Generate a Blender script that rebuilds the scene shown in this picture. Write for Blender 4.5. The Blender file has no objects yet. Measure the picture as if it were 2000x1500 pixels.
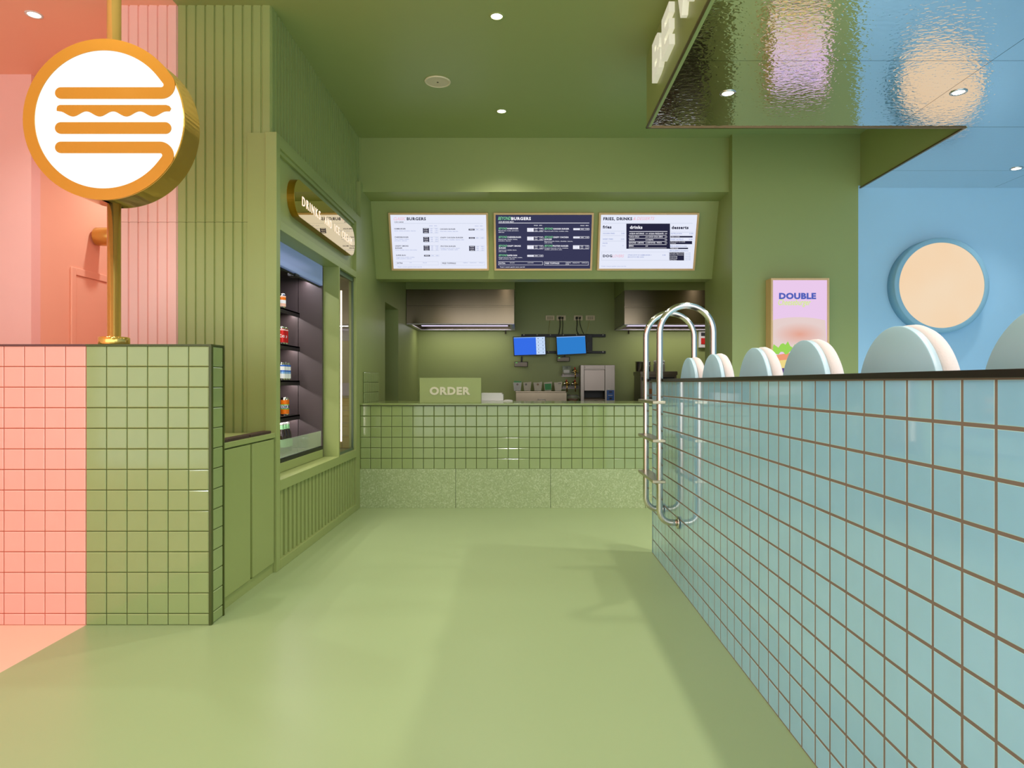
import bpy, bmesh, math, random
from mathutils import Vector, Matrix
random.seed(7)
C = bpy.context.scene
COL = C.collection
F = 1333.0                      # focal length in pixels of the 2000x1500 frame
VX, VY, EYE = 1020.0, 748.0, 1.18

# ------------------------------------------------------------------ camera
cam = bpy.data.cameras.new('camera')
cam.sensor_width = 36.0
cam.lens = F / 2000 * 36
cam.shift_x = -(VX - 1000) / 2000
cam.shift_y = -(750 - VY) / 2000
cam.clip_start = 0.05
camo = bpy.data.objects.new('camera', cam)
COL.objects.link(camo)
camo.location = (0, 0, EYE)
camo.rotation_euler = (math.radians(90), 0, 0)
C.camera = camo
# ------------------------------------------------------------------ view
C.view_settings.view_transform = 'Standard'
C.view_settings.look = 'None'
C.view_settings.gamma = 1
C.view_settings.exposure = 0.0
C.view_settings.use_curve_mapping = False
# ------------------------------------------------------------------ world: daylight entering through the open shop front behind the camera
w = bpy.data.worlds.new('daylight')
C.world = w
w.use_nodes = True
bg = w.node_tree.nodes['Background']
bg.inputs[0].default_value = (0.98, 0.99, 1.0, 1)
bg.inputs[1].default_value = 2.4

# ------------------------------------------------------------------ lamps
def spot(name, loc, energy, color=(1, 0.93, 0.84), size=150, blend=0.9, radius=0.05, target=None):
    l = bpy.data.lights.new(name, 'SPOT')
    l.energy = energy; l.color = color; l.spot_size = math.radians(size); l.spot_blend = blend
    l.shadow_soft_size = radius
    o = bpy.data.objects.new(name, l); COL.objects.link(o); o.location = loc
    if target is not None:
        o.rotation_euler = (Vector(target) - Vector(loc)).to_track_quat('-Z', 'Y').to_euler()
    return o
def area(name, loc, energy, sx, sy, color=(1, 1, 1), rot=(0, 0, 0)):
    l = bpy.data.lights.new(name, 'AREA'); l.shape = 'RECTANGLE'; l.size = sx; l.size_y = sy
    l.energy = energy; l.color = color
    o = bpy.data.objects.new(name, l); COL.objects.link(o); o.location = loc; o.rotation_euler = rot
    return o
ZC, ZL = 3.55, 3.04             # main ceiling, lowered metal ceiling
WARM = (1, 0.955, 0.90)
# rows of recessed downlights and added fill spots (those in view get their fitting further down)
GREEN_LAMPS = [(-0.165, 4.41), (-0.18, 5.95), (-0.16, 2.87), (-0.16, 1.33), (-0.16, -0.3)]
CANOPY_LAMPS = [(1.32, 4.38), (1.32, 2.84), (1.32, 1.30), (1.32, -0.3)]
BLUE_LAMPS = [(2.79, 4.365), (4.286, 5.92), (2.79, 2.84), (4.286, 3.0), (2.79, 1.2)]
PINK_LAMPS = [(-3.14, 4.39), (-3.14, 2.9), (-3.14, 1.2), (-3.14, 6.2)]  # last one is unseen, added to brighten the coral wall
for x, y in GREEN_LAMPS: spot('ceiling_lamp_light', (x, y, ZC - 0.03), 84 if y > 4 else 12, WARM, size=125, blend=0.8)
for x, y in [(-1.6, 1.8), (-1.25, 0.5), (-1.25, -0.9)]: spot('added_fill_light', (x, y, ZC - 0.03), 44, (0.90, 1, 0.98), size=150)  # added unseen fills that light the half wall and fluted wall from the front
spot('added_fill_light', (-1.85, 3.02, ZC - 0.03), 62, (0.92, 1, 0.98), size=135, blend=1.0)  # added unseen fill above the half wall, brightens the green fluted wall
for x, y in CANOPY_LAMPS: spot('canopy_lamp_light', (x, y, ZL - 0.03), 64 if y > 4 else 46, WARM, size=140)
for x, y in BLUE_LAMPS: spot('blue_room_lamp_light', (x, y, ZL - 0.03), 180 if x < 4 else 26, (1, 0.98, 0.96), size=130 if x < 4 else 100)
for x, y in PINK_LAMPS: spot('pink_room_lamp_light', (x, y, ZC - 0.03), (34 if y < 4 else 66) if y < 6 else 64, (0.86, 0.98, 1.0), size=140)
for x, y in [(-0.24, 8.0), (2.55, 8.1)]: spot('kitchen_lamp_light', (x, y, 2.72), 13, (1, 0.88, 0.72), size=165, radius=0.035)
area('hood_lamp_light', (-0.8, 9.75, 1.99), 4.5, 1.2, 0.12, (0.96, 0.95, 0.9))
area('hood_lamp_light', (2.2, 9.75, 1.99), 4.5, 1.2, 0.12, (0.96, 0.95, 0.9))

# ================================================================== helpers
def s2l(c):
    c = c / 255.0
    return c / 12.92 if c <= 0.04045 else ((c + 0.055) / 1.055) ** 2.4
def rgb(r, g, b): return (s2l(r), s2l(g), s2l(b), 1)
MATS = {}
def mat(name, col, rough=0.5, metal=0.0, var=0.04, vscale=6, spec=0.5, coat=0.0, bump=0.0, bscale=40, stretch=(1, 1, 1), emit=None, estr=0, trans=0, ior=1.45, aniso=0.0, rvar=0.0):
    m = bpy.data.materials.new(name); m.use_nodes = True
    nt = m.node_tree; b = nt.nodes['Principled BSDF']
    c = rgb(*col)
    tc = nt.nodes.new('ShaderNodeTexCoord'); mp = nt.nodes.new('ShaderNodeMapping')
    mp.inputs['Scale'].default_value = stretch
    nt.links.new(tc.outputs['Object'], mp.inputs[0])
    nz = nt.nodes.new('ShaderNodeTexNoise'); nz.inputs['Scale'].default_value = vscale; nz.inputs['Detail'].default_value = 3
    nt.links.new(mp.outputs[0], nz.inputs['Vector'])
    mx = nt.nodes.new('ShaderNodeMix'); mx.data_type = 'RGBA'
    mx.inputs[6].default_value = tuple(v * (1 - var) for v in c[:3]) + (1,)
    mx.inputs[7].default_value = tuple(min(1, v * (1 + var)) for v in c[:3]) + (1,)
    nt.links.new(nz.outputs[0], mx.inputs[0])
    nt.links.new(mx.outputs[2], b.inputs['Base Color'])
    b.inputs['Roughness'].default_value = rough
    b.inputs['Metallic'].default_value = metal
    b.inputs['Specular IOR Level'].default_value = spec
    b.inputs['Coat Weight'].default_value = coat
    b.inputs['Coat Roughness'].default_value = 0.05
    b.inputs['IOR'].default_value = ior
    if trans: b.inputs['Transmission Weight'].default_value = trans
    if aniso:
        b.inputs['Anisotropic'].default_value = aniso
        tg = nt.nodes.new('ShaderNodeTangent'); tg.direction_type = 'RADIAL'; tg.axis = 'Z'; b.inputs['Anisotropic Rotation'].default_value = 0.25
        nt.links.new(tg.outputs[0], b.inputs['Tangent'])
    if emit:
        b.inputs['Emission Color'].default_value = rgb(*emit); b.inputs['Emission Strength'].default_value = estr
    if bump:
        n2 = nt.nodes.new('ShaderNodeTexNoise'); n2.inputs['Scale'].default_value = bscale; n2.inputs['Detail'].default_value = 2
        nt.links.new(mp.outputs[0], n2.inputs['Vector'])
        bp = nt.nodes.new('ShaderNodeBump'); bp.inputs['Strength'].default_value = 1; bp.inputs['Distance'].default_value = bump
        nt.links.new(n2.outputs[0], bp.inputs['Height']); nt.links.new(bp.outputs[0], b.inputs['Normal'])
    MATS[name] = m
    return m
def glow(name, col, strength):
    m = bpy.data.materials.new(name); m.use_nodes = True
    nt = m.node_tree; nt.nodes.remove(nt.nodes['Principled BSDF'])
    e = nt.nodes.new('ShaderNodeEmission'); e.inputs[0].default_value = rgb(*col); e.inputs[1].default_value = strength
    nt.links.new(e.outputs[0], nt.nodes['Material Output'].inputs[0])
    MATS[name] = m
    return m

class B:
    """collects shapes in world coordinates and becomes ONE mesh object"""
    def __init__(s): s.bm = bmesh.new()
    def box(s, x0, x1, y0, y1, z0, z1, bev=0.0, mi=0, seg=2):
        r = bmesh.ops.create_cube(s.bm, size=1.0)
        vs = r['verts']
        bmesh.ops.scale(s.bm, vec=(abs(x1 - x0), abs(y1 - y0), abs(z1 - z0)), verts=vs)
        bmesh.ops.translate(s.bm, vec=((x0 + x1) / 2, (y0 + y1) / 2, (z0 + z1) / 2), verts=vs)
        fs = set(f for v in vs for f in v.link_faces)
        for f in fs: f.material_index = mi
        if bev > 0:
            es = list(set(e for v in vs for e in v.link_edges))
            rr = bmesh.ops.bevel(s.bm, geom=es, offset=bev, segments=seg, profile=0.5, affect='EDGES')
            for f in rr['faces']: f.material_index = mi; f.smooth = seg > 1
        return s
    def poly(s, pts, mi=0):
        f = s.bm.faces.new([s.bm.verts.new(p) for p in pts]); f.material_index = mi
        return f
    def prism(s, pts, vec, mi=0, mi_side=None, smooth=False):
        """closed outline pts (3D, planar) extruded along vec"""
        vec = Vector(vec); n = len(pts)
        a = [s.bm.verts.new(p) for p in pts]; b = [s.bm.verts.new(Vector(p) + vec) for p in pts]
        f1 = s.bm.faces.new(a); f2 = s.bm.faces.new(list(reversed(b)))
        f1.material_index = f2.material_index = mi
        for i in range(n):
            f = s.bm.faces.new([a[i], b[i], b[(i + 1) % n], a[(i + 1) % n]])
            f.material_index = mi if mi_side is None else mi_side; f.smooth = smooth
        bmesh.ops.recalc_face_normals(s.bm, faces=list(set(f for v in a + b for f in v.link_faces)))
        return s
    def lathe(s, c, prof, axis='Z', n=32, mi=0, smooth=True):
        """prof: list of (r, h); closed caps when r==0"""
        c = Vector(c); rings = []
        for r, h in prof:
            ring = []
            if r <= 1e-6:
                p = (0, 0, h); ring = [s.bm.verts.new(c + s._ax(Vector(p), axis))]
            else:
                for i in range(n):
                    a = 2 * math.pi * i / n
                    ring.append(s.bm.verts.new(c + s._ax(Vector((r * math.cos(a), r * math.sin(a), h)), axis)))
            rings.append(ring)
        fs = []
        for a, b in zip(rings[:-1], rings[1:]):
            for i in range(n):
                j = (i + 1) % n
                va = [a[0]] if len(a) == 1 else [a[i], a[j]]
                vb = [b[0]] if len(b) == 1 else [b[j], b[i]]
                if len(va) + len(vb) < 3: continue
                f = s.bm.faces.new(va + vb); f.smooth = smooth; f.material_index = mi; fs.append(f)
        bmesh.ops.recalc_face_normals(s.bm, faces=fs)
        return s
    @staticmethod
    def _ax(v, axis):
        if axis == 'Z': return v
        if axis == 'Y': return Vector((v.x, v.z, v.y))
        return Vector((v.z, v.x, v.y))
    def cyl(s, c, r, h, axis='Z', n=32, bev=0.0, mi=0):
        if bev: prof = [(0, 0), (r - bev, 0), (r, bev), (r, h - bev), (r - bev, h), (0, h)]
        else: prof = [(0, 0), (r, 0), (r, 0), (r, h), (r, h), (0, h)]
        return s.lathe(c, prof, axis, n, mi)
    def tube(s, pts, r, n=12, mi=0, caps=True):
        pts = [Vector(p) for p in pts]; rings = []
        up = Vector((0, 0, 1))
        t0 = (pts[1] - pts[0]).normalized()
        nrm = t0.orthogonal().normalized()
        for i, p in enumerate(pts):
            if i == 0: t = (pts[1] - pts[0])
            elif i == len(pts) - 1: t = pts[-1] - pts[-2]
            else: t = (pts[i + 1] - pts[i]).normalized() + (pts[i] - pts[i - 1]).normalized()
            t.normalize()
            nrm = (nrm - t * nrm.dot(t)).normalized(); bn = t.cross(nrm)
            rings.append([s.bm.verts.new(p + nrm * (r * math.cos(2 * math.pi * k / n)) + bn * (r * math.sin(2 * math.pi * k / n))) for k in range(n)])
        fs = []
        for a, b in zip(rings[:-1], rings[1:]):
            for k in range(n):
                f = s.bm.faces.new([a[k], a[(k + 1) % n], b[(k + 1) % n], b[k]]); f.smooth = True; f.material_index = mi; fs.append(f)
        if caps:
            for ring in (rings[0], rings[-1]):
                f = s.bm.faces.new(ring); f.material_index = mi; fs.append(f)
        bmesh.ops.recalc_face_normals(s.bm, faces=fs)
        return s
    def tiles(s, o, u, v, n, us, vs, gap=0.004, th=0.006, bev=0.004, tilt=0.0015, mi=0, mi_rim=1):
        """grid of glazed tiles: o origin, u/v unit axes, n outward normal, us/vs lists of cell borders"""
        o, u, v, n = Vector(o), Vector(u), Vector(v), Vector(n)
        for a0, a1 in zip(us[:-1], us[1:]):
            for b0, b1 in zip(vs[:-1], vs[1:]):
                A0, A1, B0, B1 = a0 + gap / 2, a1 - gap / 2, b0 + gap / 2, b1 - gap / 2
                if A1 - A0 < 0.008 or B1 - B0 < 0.008: continue
                tu, tv = random.uniform(-tilt, tilt), random.uniform(-tilt, tilt)
                lo = [(A0, B0), (A1, B0), (A1, B1), (A0, B1)]
                hi = [(A0 + bev, B0 + bev), (A1 - bev, B0 + bev), (A1 - bev, B1 - bev), (A0 + bev, B1 - bev)]
                cu, cv = (A0 + A1) / 2, (B0 + B1) / 2
                vl = [s.bm.verts.new(o + u * a + v * b) for a, b in lo]
                vm = [s.bm.verts.new(o + u * a + v * b + n * (th * 0.6)) for a, b in lo]
                vh = [s.bm.verts.new(o + u * a + v * b + n * (th + (a - cu) * tu / 0.05 * 0.05 * 1.0 + (b - cv) * tv)) for a, b in hi]
                f = s.bm.faces.new(vh); f.material_index = mi
                fs = [f]
                for k in range(4):
                    j = (k + 1) % 4
                    f = s.bm.faces.new([vm[k], vm[j], vh[j], vh[k]]); f.material_index = mi_rim; fs.append(f)
                    f = s.bm.faces.new([vl[k], vl[j], vm[j], vm[k]]); f.material_index = mi_rim; fs.append(f)
                if fs[0].normal.dot(n) < 0 or True:
                    fs[0].normal_update()
                    if fs[0].normal.dot(n) < 0: bmesh.ops.reverse_faces(s.bm, faces=fs)
        return s
    def obj(s, name, mats, parent=None, kind=None):
        me = bpy.data.meshes.new(name)
        if parent is not None:
            bmesh.ops.translate(s.bm, vec=-Vector(parent['_w']), verts=s.bm.verts[:])
        s.bm.to_mesh(me); s.bm.free()
        o = bpy.data.objects.new(name, me); COL.objects.link(o)
        for m in (mats if isinstance(mats, (list, tuple)) else [mats]): me.materials.append(m)
        if parent is not None:
            o.parent = parent; o['_w'] = (0.0, 0.0, 0.0) if False else tuple(parent['_w'])
        else: o['_w'] = (0.0, 0.0, 0.0)
        if kind: o['kind'] = kind
        return o
def thing(name, loc, label, cat, group=None):
    o = bpy.data.objects.new(name, None); COL.objects.link(o); o.location = loc
    o.empty_display_size = 0.05
    o['_w'] = tuple(float(v) for v in loc)
    return tag(o, label, cat, group)
def tag(o, label, cat, group=None):
    o['label'] = label; o['category'] = cat
    if group: o['group'] = group
    return o
def dup(root, loc, label, group=None):
    def cp(o, parent):
        c = o.copy(); COL.objects.link(c)
        if parent is not None: c.parent = parent
        for ch in list(o.children): cp(ch, c)
        return c
    r = cp(root, None); r.location = loc; r['label'] = label
    if group: r['group'] = group
    return r
def struct(b, name, mats): return b.obj(name, mats, None, 'structure')

class Text:
    """lettering gathered into one mesh; every string is fitted into a box: (left, base, width, cap height)"""
    def __init__(s): s.items = []
    def add(s, txt, x, y, w, h, bold=0.0, shear=0.0, frame=None, res=3, spacing=1.0): s.items.append((txt, x, y, w, h, bold, shear, frame, res, spacing)); return s
    def into(s, b, tf, depth=None, mi=0, recs=()):
        """tf(u, v, d) -> world point; depth: extrusion towards the viewer"""
        objs = []
        for it in s.items:
            cu = bpy.data.curves.new('t', 'FONT'); cu.body = it[0]; cu.size = 1; cu.offset = it[5]; cu.shear = it[6]; cu.resolution_u = it[8]
            cu.space_character = it[9]
            if depth: cu.extrude = 0.5
            o = bpy.data.objects.new('t', cu); COL.objects.link(o); objs.append(o)
        bpy.context.view_layer.update()
        dg = bpy.context.evaluated_depsgraph_get()
        for it, o in zip(s.items, objs):
            me = bpy.data.meshes.new_from_object(o.evaluated_get(dg))
            if len(me.vertices):
                xs = [v.co.x for v in me.vertices]; ys = [v.co.y for v in me.vertices]
                x0, x1 = min(xs), max(xs); y0, y1 = 0.0, (max(ys) if it[0].upper() == it[0] else 0.72)
                y0 = min(ys) if it[0].upper() == it[0] and not set(it[0]) & set(',;Q&') else 0.0
                y1 = max(y1, 0.3)
                kx, ky = it[3] / (x1 - x0), it[4] / (y1 - y0)
                vs = [b.bm.verts.new(tf(it[1] + (v.co.x - x0) * kx, it[2] + (v.co.y - y0) * ky, (v.co.z + 0.5) * (depth or 0))) for v in me.vertices]
                for p in me.polygons:
                    try:
                        f = b.bm.faces.new([vs[i] for i in p.vertices]); f.material_index = mi
                    except ValueError: pass
            cu = o.data
            bpy.data.objects.remove(o); bpy.data.curves.remove(cu); bpy.data.meshes.remove(me)
        s.items = []
        return b

# ================================================================== materials
GREEN = mat('green_paint', (160, 169, 103), 0.42, var=0.02)
GREEN_FLOOR = mat('green_floor_resin', (161, 175, 124), 0.34, var=0.03, vscale=1.2)
PINK_FLOOR = mat('pink_floor_resin', (253, 202, 176), 0.34, var=0.02, vscale=1.2)
BLUE_FLOOR = mat('blue_floor_resin', (150, 190, 205), 0.4, var=0.02)
PINK = mat('pink_paint', (253, 200, 189), 0.5, var=0.02)
CORAL = mat('coral_paint', (255, 190, 158), 0.5, var=0.02)
BLUE = mat('blue_paint', (174, 215, 239), 0.5, var=0.02)
TILE_G = mat('green_glazed_tile', (150, 164, 104), 0.10, var=0.05, vscale=9, coat=0.3)
TILE_G_RIM = mat('green_tile_edge', (160, 172, 115), 0.12)
GROUT_G = mat('dark_green_grout', (84, 94, 38), 0.8)
TILE_P = mat('pink_glazed_tile', (251, 174, 160), 0.10, var=0.03, vscale=9, coat=0.3)
TILE_P_RIM = mat('pink_tile_edge', (252, 185, 170), 0.12)
GROUT_P = mat('terracotta_grout', (196, 92, 66), 0.8)
TILE_B = mat('aqua_glazed_tile', (158, 212, 246), 0.045, var=0.07, vscale=8, coat=1.0, ior=1.6)
TILE_B_RIM = mat('aqua_tile_edge', (176, 218, 226), 0.08)
GROUT_B = mat('brown_grout', (130, 113, 101), 0.8)
CAPM = mat('dark_cap_metal', (44, 40, 38), 0.3, metal=0.3)
CAPG = mat('dark_green_trim', (70, 78, 24), 0.35)
TERRAZZO = None
GOLD = mat('polished_gold', (244, 196, 104), 0.12, metal=0.82, var=0.01)
GOLD_SIDE = mat('gold_mirror', (236, 180, 78), 0.07, metal=0.5, var=0.01, bump=0.0012, bscale=9, stretch=(1, 1, 1))
ORANGE_GOLD = mat('orange_gold_acrylic', (206, 146, 52), 0.10, metal=0.3, var=0.01)
STEEL = mat('polished_steel', (214, 208, 200), 0.14, metal=1.0, var=0.02)
BRUSHED = mat('brushed_steel', (146, 132, 112), 0.22, metal=1.0, var=0.08, vscale=5, stretch=(1, 1, 0.05), aniso=0.7)
BRUSHED_D = mat('dull_steel', (150, 140, 132), 0.4, metal=0.9, var=0.05)
BLACK = mat('black_plastic', (24, 24, 26), 0.45)
DARKBROWN = mat('dark_brown_panel', (78, 66, 66), 0.42, var=0.08)
SHELFM = mat('black_shelf', (26, 23, 22), 0.35)
WOODF = mat('oak_frame', (240, 196, 142), 0.5, var=0.08, vscale=18, stretch=(1, 1, 0.3))
WHITE = mat('white_plastic', (228, 222, 216), 0.5)
CREAM = mat('cream_lettering', (226, 216, 186), 0.5)
CREAMDISC = mat('cream_plastic', (238, 220, 184), 0.5)
SEATB = mat('pale_blue_lacquer', (172, 208, 220), 0.4)
SEATE = mat('white_blue_edge', (186, 204, 208), 0.4)
CUSH = mat('cream_upholstery', (218, 203, 196), 0.8, bump=0.0006, bscale=300)
GLASS = mat('clear_glass', (245, 250, 245), 0.0, trans=1.0, ior=1.12, var=0.0)
PLASTIC_CLEAR = mat('clear_plastic', (232, 236, 228), 0.08, trans=0.85, ior=1.2, var=0.0)

def terrazzo():
    m = bpy.data.materials.new('green_terrazzo'); m.use_nodes = True
    nt = m.node_tree; b = nt.nodes['Principled BSDF']
    tc = nt.nodes.new('ShaderNodeTexCoord')
    vo = nt.nodes.new('ShaderNodeTexVoronoi'); vo.inputs['Scale'].default_value = 90
    nt.links.new(tc.outputs['Object'], vo.inputs['Vector'])
    cr = nt.nodes.new('ShaderNodeValToRGB')
    cr.color_ramp.elements[0].color = rgb(150, 162, 112); cr.color_ramp.elements[1].color = rgb(196, 204, 160)
    e = cr.color_ramp.elements.new(0.6); e.color = rgb(168, 180, 128)
    nt.links.new(vo.outputs['Color'], cr.inputs[0]); nt.links.new(cr.outputs[0], b.inputs['Base Color'])
    b.inputs['Roughness'].default_value = 0.45
    return m
TERRAZZO = terrazzo()
def hammered():
    m = bpy.data.materials.new('water_ripple_steel'); m.use_nodes = True
    nt = m.node_tree; b = nt.nodes['Principled BSDF']
    b.inputs['Base Color'].default_value = (0.80, 0.80, 0.79, 1); b.inputs['Metallic'].default_value = 1; b.inputs['Roughness'].default_value = 0.05
    tc = nt.nodes.new('ShaderNodeTexCoord'); mp = nt.nodes.new('ShaderNodeMapping'); mp.inputs['Scale'].default_value = (1.0, 1.35, 1)
    nt.links.new(tc.outputs['Object'], mp.inputs[0])
    n1 = nt.nodes.new('ShaderNodeTexNoise'); n1.inputs['Scale'].default_value = 29; n1.inputs['Detail'].default_value = 1.5; n1.inputs['Distortion'].default_value = 0.6
    nt.links.new(mp.outputs[0], n1.inputs['Vector'])
    bp = nt.nodes.new('ShaderNodeBump'); bp.inputs['Strength'].default_value = 1.0; bp.inputs['Distance'].default_value = 0.0016
    nt.links.new(n1.outputs[0], bp.inputs['Height']); nt.links.new(bp.outputs[0], b.inputs['Normal'])
    return m
RIPPLE = hammered()
LAMP_GLOW = glow('lamp_glow', (255, 244, 226), 14)
SIGN_WHITE = glow('sign_white_glow', (255, 251, 240), 1.25)
LED_WARM = glow('warm_led', (255, 225, 200), 2.6)

# ================================================================== the setting
YB = -3.0
b = B()
b.box(-2.126, 0.96, YB, 10.1, -0.1, 0.0, mi=0); b.box(-6, -2.126, YB, 10.1, -0.1, 0.0, mi=1)
b.box(0.96, 6, YB, 4.74, -0.1, 0.0, mi=2); b.box(0.96, 2.0, 4.74, 10.1, -0.1, 0.0, mi=0); b.box(2.0, 6, 4.74, 6.5, -0.1, 0, mi=2); b.box(2.0, 6, 6.5, 10.1, -0.1, 0, mi=0)
struct(b, 'floor', [GREEN_FLOOR, PINK_FLOOR, BLUE_FLOOR])
b = B()
b.box(-2.165, 0.915, YB, 6.62, ZC, ZC + 0.1, mi=0); b.box(0.915, 3.24, 4.94, 6.62, ZC, ZC + 0.1, mi=0)
b.box(-6, -2.165, YB, 8.6, ZC, ZC + 0.1, mi=1)
struct(b, 'ceiling', [GREEN, CORAL])
# lowered ripple steel ceiling with its seams
b = B()
g = 0.003
xs = [0.913, 2.71, 4.49, 6.0]; ys = [YB, -1.16, -0.14, 0.88, 1.90, 2.92, 3.94, 4.958]
for x0, x1 in zip(xs[:-1], xs[1:]):
    for y0, y1 in zip(ys[:-1], ys[1:]): b.box(x0 + g / 2, x1 - g / 2, y0 + g / 2, y1 - g / 2, ZL, ZL + 0.02)
for x0, x1 in ((3.24, 4.49), (4.49, 6.0)):
    for y0, y1 in ((4.96, 5.98), (5.98, 6.5)): b.box(x0 + g / 2, x1 - g / 2, y0 + g / 2, y1 - g / 2, ZL, ZL + 0.02)
struct(b, 'ceiling_lower', [RIPPLE])
b = B()   # the box above the lowered ceiling: fascias
b.box(0.905, 0.935, YB, 4.965, ZL - 0.004, ZC); b.box(0.935, 3.225, 4.945, 4.965, ZL + 0.003, ZC); b.box(3.22, 3.24, 4.945, 6.5, ZL + 0.003, ZC)
b.box(0.935, 6, YB, 4.945, ZL + 0.022, ZL + 0.05); b.box(3.24, 6, 4.945, 6.6, ZL + 0.022, ZL + 0.05)
struct(b, 'trim_1', [GREEN])
b = B()
b.box(0.9, 0.913, YB, 4.968, ZL - 0.008, ZL + 0.004); b.box(0.9, 3.225, 4.955, 4.97, ZL - 0.008, ZL + 0.004); b.box(3.212, 3.225, 4.97, 6.5, ZL - 0.008, ZL + 0.004)
struct(b, 'trim_2', [mat('brown_edge_trim', (120, 96, 62), 0.3, metal=0.6)])

def flutes_y(b, x0, x1, y, z0, z1, pitch, gap, dep, mi=0):
    """battens on a wall that faces -Y; y is the front plane"""
    n = max(1, round((x1 - x0) / pitch)); p = (x1 - x0) / n
    b.box(x0, x1, y + dep, y + 0.08, z0, z1, mi=mi)
    for k in range(n):
        a, c = x0 + k * p + gap / 2, x0 + (k + 1) * p - gap / 2
        b.prism([(a - 0.002, y + dep, z0), (a + 0.004, y, z0), (c - 0.002, y + 0.003, z0), (c + 0.002, y + dep, z0)], (0, 0, z1 - z0), mi=mi)
def flutes_x(b, x, y0, y1, z0, z1, pitch, gap, dep, mi=0, back=0.08):
    n = max(1, round((y1 - y0) / pitch)); p = (y1 - y0) / n
    b.box(x - back, x - dep, y0, y1, z0, z1, mi=mi)
    for k in range(n):
        a, c = y0 + k * p + gap / 2, y0 + (k + 1) * p - gap / 2
        b.prism([(x - dep, a, z0), (x, a + 0.002, z0), (x, c - 0.002, z0), (x - dep, c, z0)], (0, 0, z1 - z0), mi=mi)
YF = 4.28
b = B()
flutes_y(b, -2.165, -1.578, YF, 0, 2.188, 0.0600, 0.009, 0.012); flutes_y(b, -2.165, -1.578, YF, 2.19, ZC, 0.0600, 0.009, 0.012)
struct(b, 'wall_fluted_green', [GREEN])
b = B()
flutes_y(b, -2.53, -2.166, YF, 0, 2.188, 0.0600, 0.009, 0.012); flutes_y(b, -2.53, -2.166, YF, 2.19, ZC, 0.0600, 0.009, 0.012)
b.box(-2.53, -2.45, YF + 0.08, 8.5, 0, ZC)
struct(b, 'wall_fluted_pink', [PINK])
b = B(); flutes_x(b, -1.575, YF + 0.01, 6.6, 2.7, ZC, 0.056, 0.022, 0.016); struct(b, 'wall_fluted_upper', [GREEN])
# coral side wall, pink pillar, far pink wall, outer walls
b = B(); b.box(-3.87, -3.77, 5.34, 8.5, 0, ZC); struct(b, 'wall_coral', [CORAL])
b = B(); b.box(-6, -3.77, 5.24, 5.34, 0, ZC); struct(b, 'wall_pink_pillar', [PINK])
b = B(); b.box(-3.77, -2.53, 8.5, 8.6, 0, ZC); struct(b, 'wall_pink_far', [CORAL])
b = B(); b.box(-6.1, -6, YB, 5.34, 0, ZC); struct(b, 'wall_left', [mat('pale_wall_paint', (236, 226, 220), 0.5)])
b = B(); b.box(6, 6.1, YB, 6.6, 0, ZC); struct(b, 'wall_right', [BLUE])
b = B(); b.box(3.2, 6, 6.5, 6.6, 0, ZL + 0.02); struct(b, 'wall_blue', [BLUE])
# green column and bulkhead over the order counter
b = B(); b.box(2.0, 3.2, 6.5, 7.47, 0, ZC); b.box(3.2, 3.3, 6.502, 6.6, ZL, ZC); struct(b, 'wall_column', [GREEN])
b = B(); b.box(-1.56, 2.0, 6.6, 7.4, 3.027, ZC); b.box(-1.72, -1.56, 6.59, 7.4, 2.6, ZC); struct(b, 'wall_bulkhead', [GREEN])
PT, PB = Vector((0, 6.935, 3.027)), Vector((0, 7.2, 2.276))      # top and bottom edge of the sloping menu panel
b = B()
b.prism([(-1.56, PT.y, 3.03), (-1.56, PB.y, PB.z), (-1.56, 7.4, PB.z), (-1.56, 7.4, 3.03)], (3.56, 0, 0))
struct(b, 'wall_menu_panel', [GREEN])
# kitchen
b = B()
b.box(-1.64, -1.54, 6.5, 7.66, 0, 3.1); b.box(-1.64, -1.54, 8.48, 10.1, 0, 3.1); b.box(-1.64, -1.54, 7.66, 8.48, 2.09, 3.1)
b.box(-2.4, -1.64, 7.56, 7.66, 0, 3.1); b.box(-2.4, -1.64, 8.48, 8.58, 0, 3.1); b.box(-2.45, -2.4, 7.66, 8.48, 0, 3.1); b.box(-2.4, -1.64, 7.66, 8.48, 2.09, 2.2)
struct(b, 'wall_kitchen_left', [GREEN])
b = B(); b.box(-1.64, 3.6, 10.1, 10.2, 0, 3.1); struct(b, 'wall_kitchen_back', [GREEN])
b = B(); b.box(3.5, 3.6, 7.3, 10.1, 0, 3.1); b.box(3.2, 3.6, 6.6, 7.47, 0, 3.1); struct(b, 'wall_kitchen_right', [GREEN])
b = B(); b.box(-1.64, 3.6, 7.4, 10.2, 2.85, 2.95); struct(b, 'ceiling_kitchen', [GREEN])
b = B()
b.box(-1.54, -0.10, 9.04, 10.1, 2.42, 2.85); b.box(1.36, 3.5, 9.12, 10.1, 2.42, 2.85)
struct(b, 'trim_3', [GREEN])
# coral door on the coral wall
b = B()
b.box(-3.77, -3.755, 5.69, 5.75, 0, 2.15, 0.004); b.box(-3.77, -3.755, 6.55, 6.61, 0, 2.15, 0.004); b.box(-3.77, -3.755, 5.75, 6.55, 2.09, 2.15, 0.004)
b.box(-3.77, -3.764, 5.755, 6.545, 0.01, 2.085, 0.002)
struct(b, 'door_1', [CORAL])
# backsplash tiles on the kitchen side wall above the counter
b = B(); b.box(-1.54, -1.534, 6.6, 7.28, 0.99, 1.285, mi=2)
b.tiles((-1.534, 6.6, 0.985), (0, 1, 0), (0, 0, 1), (1, 0, 0), [0.0, 0.08, 0.18, 0.28, 0.38, 0.48, 0.58, 0.68], [0.0, 0.1, 0.2, 0.3])
tag(b.obj('tile_backsplash', [TILE_G, TILE_G_RIM, GROUT_G]), 'small patch of green tiles on the kitchen side wall above the counter', 'wall tiles')

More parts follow.
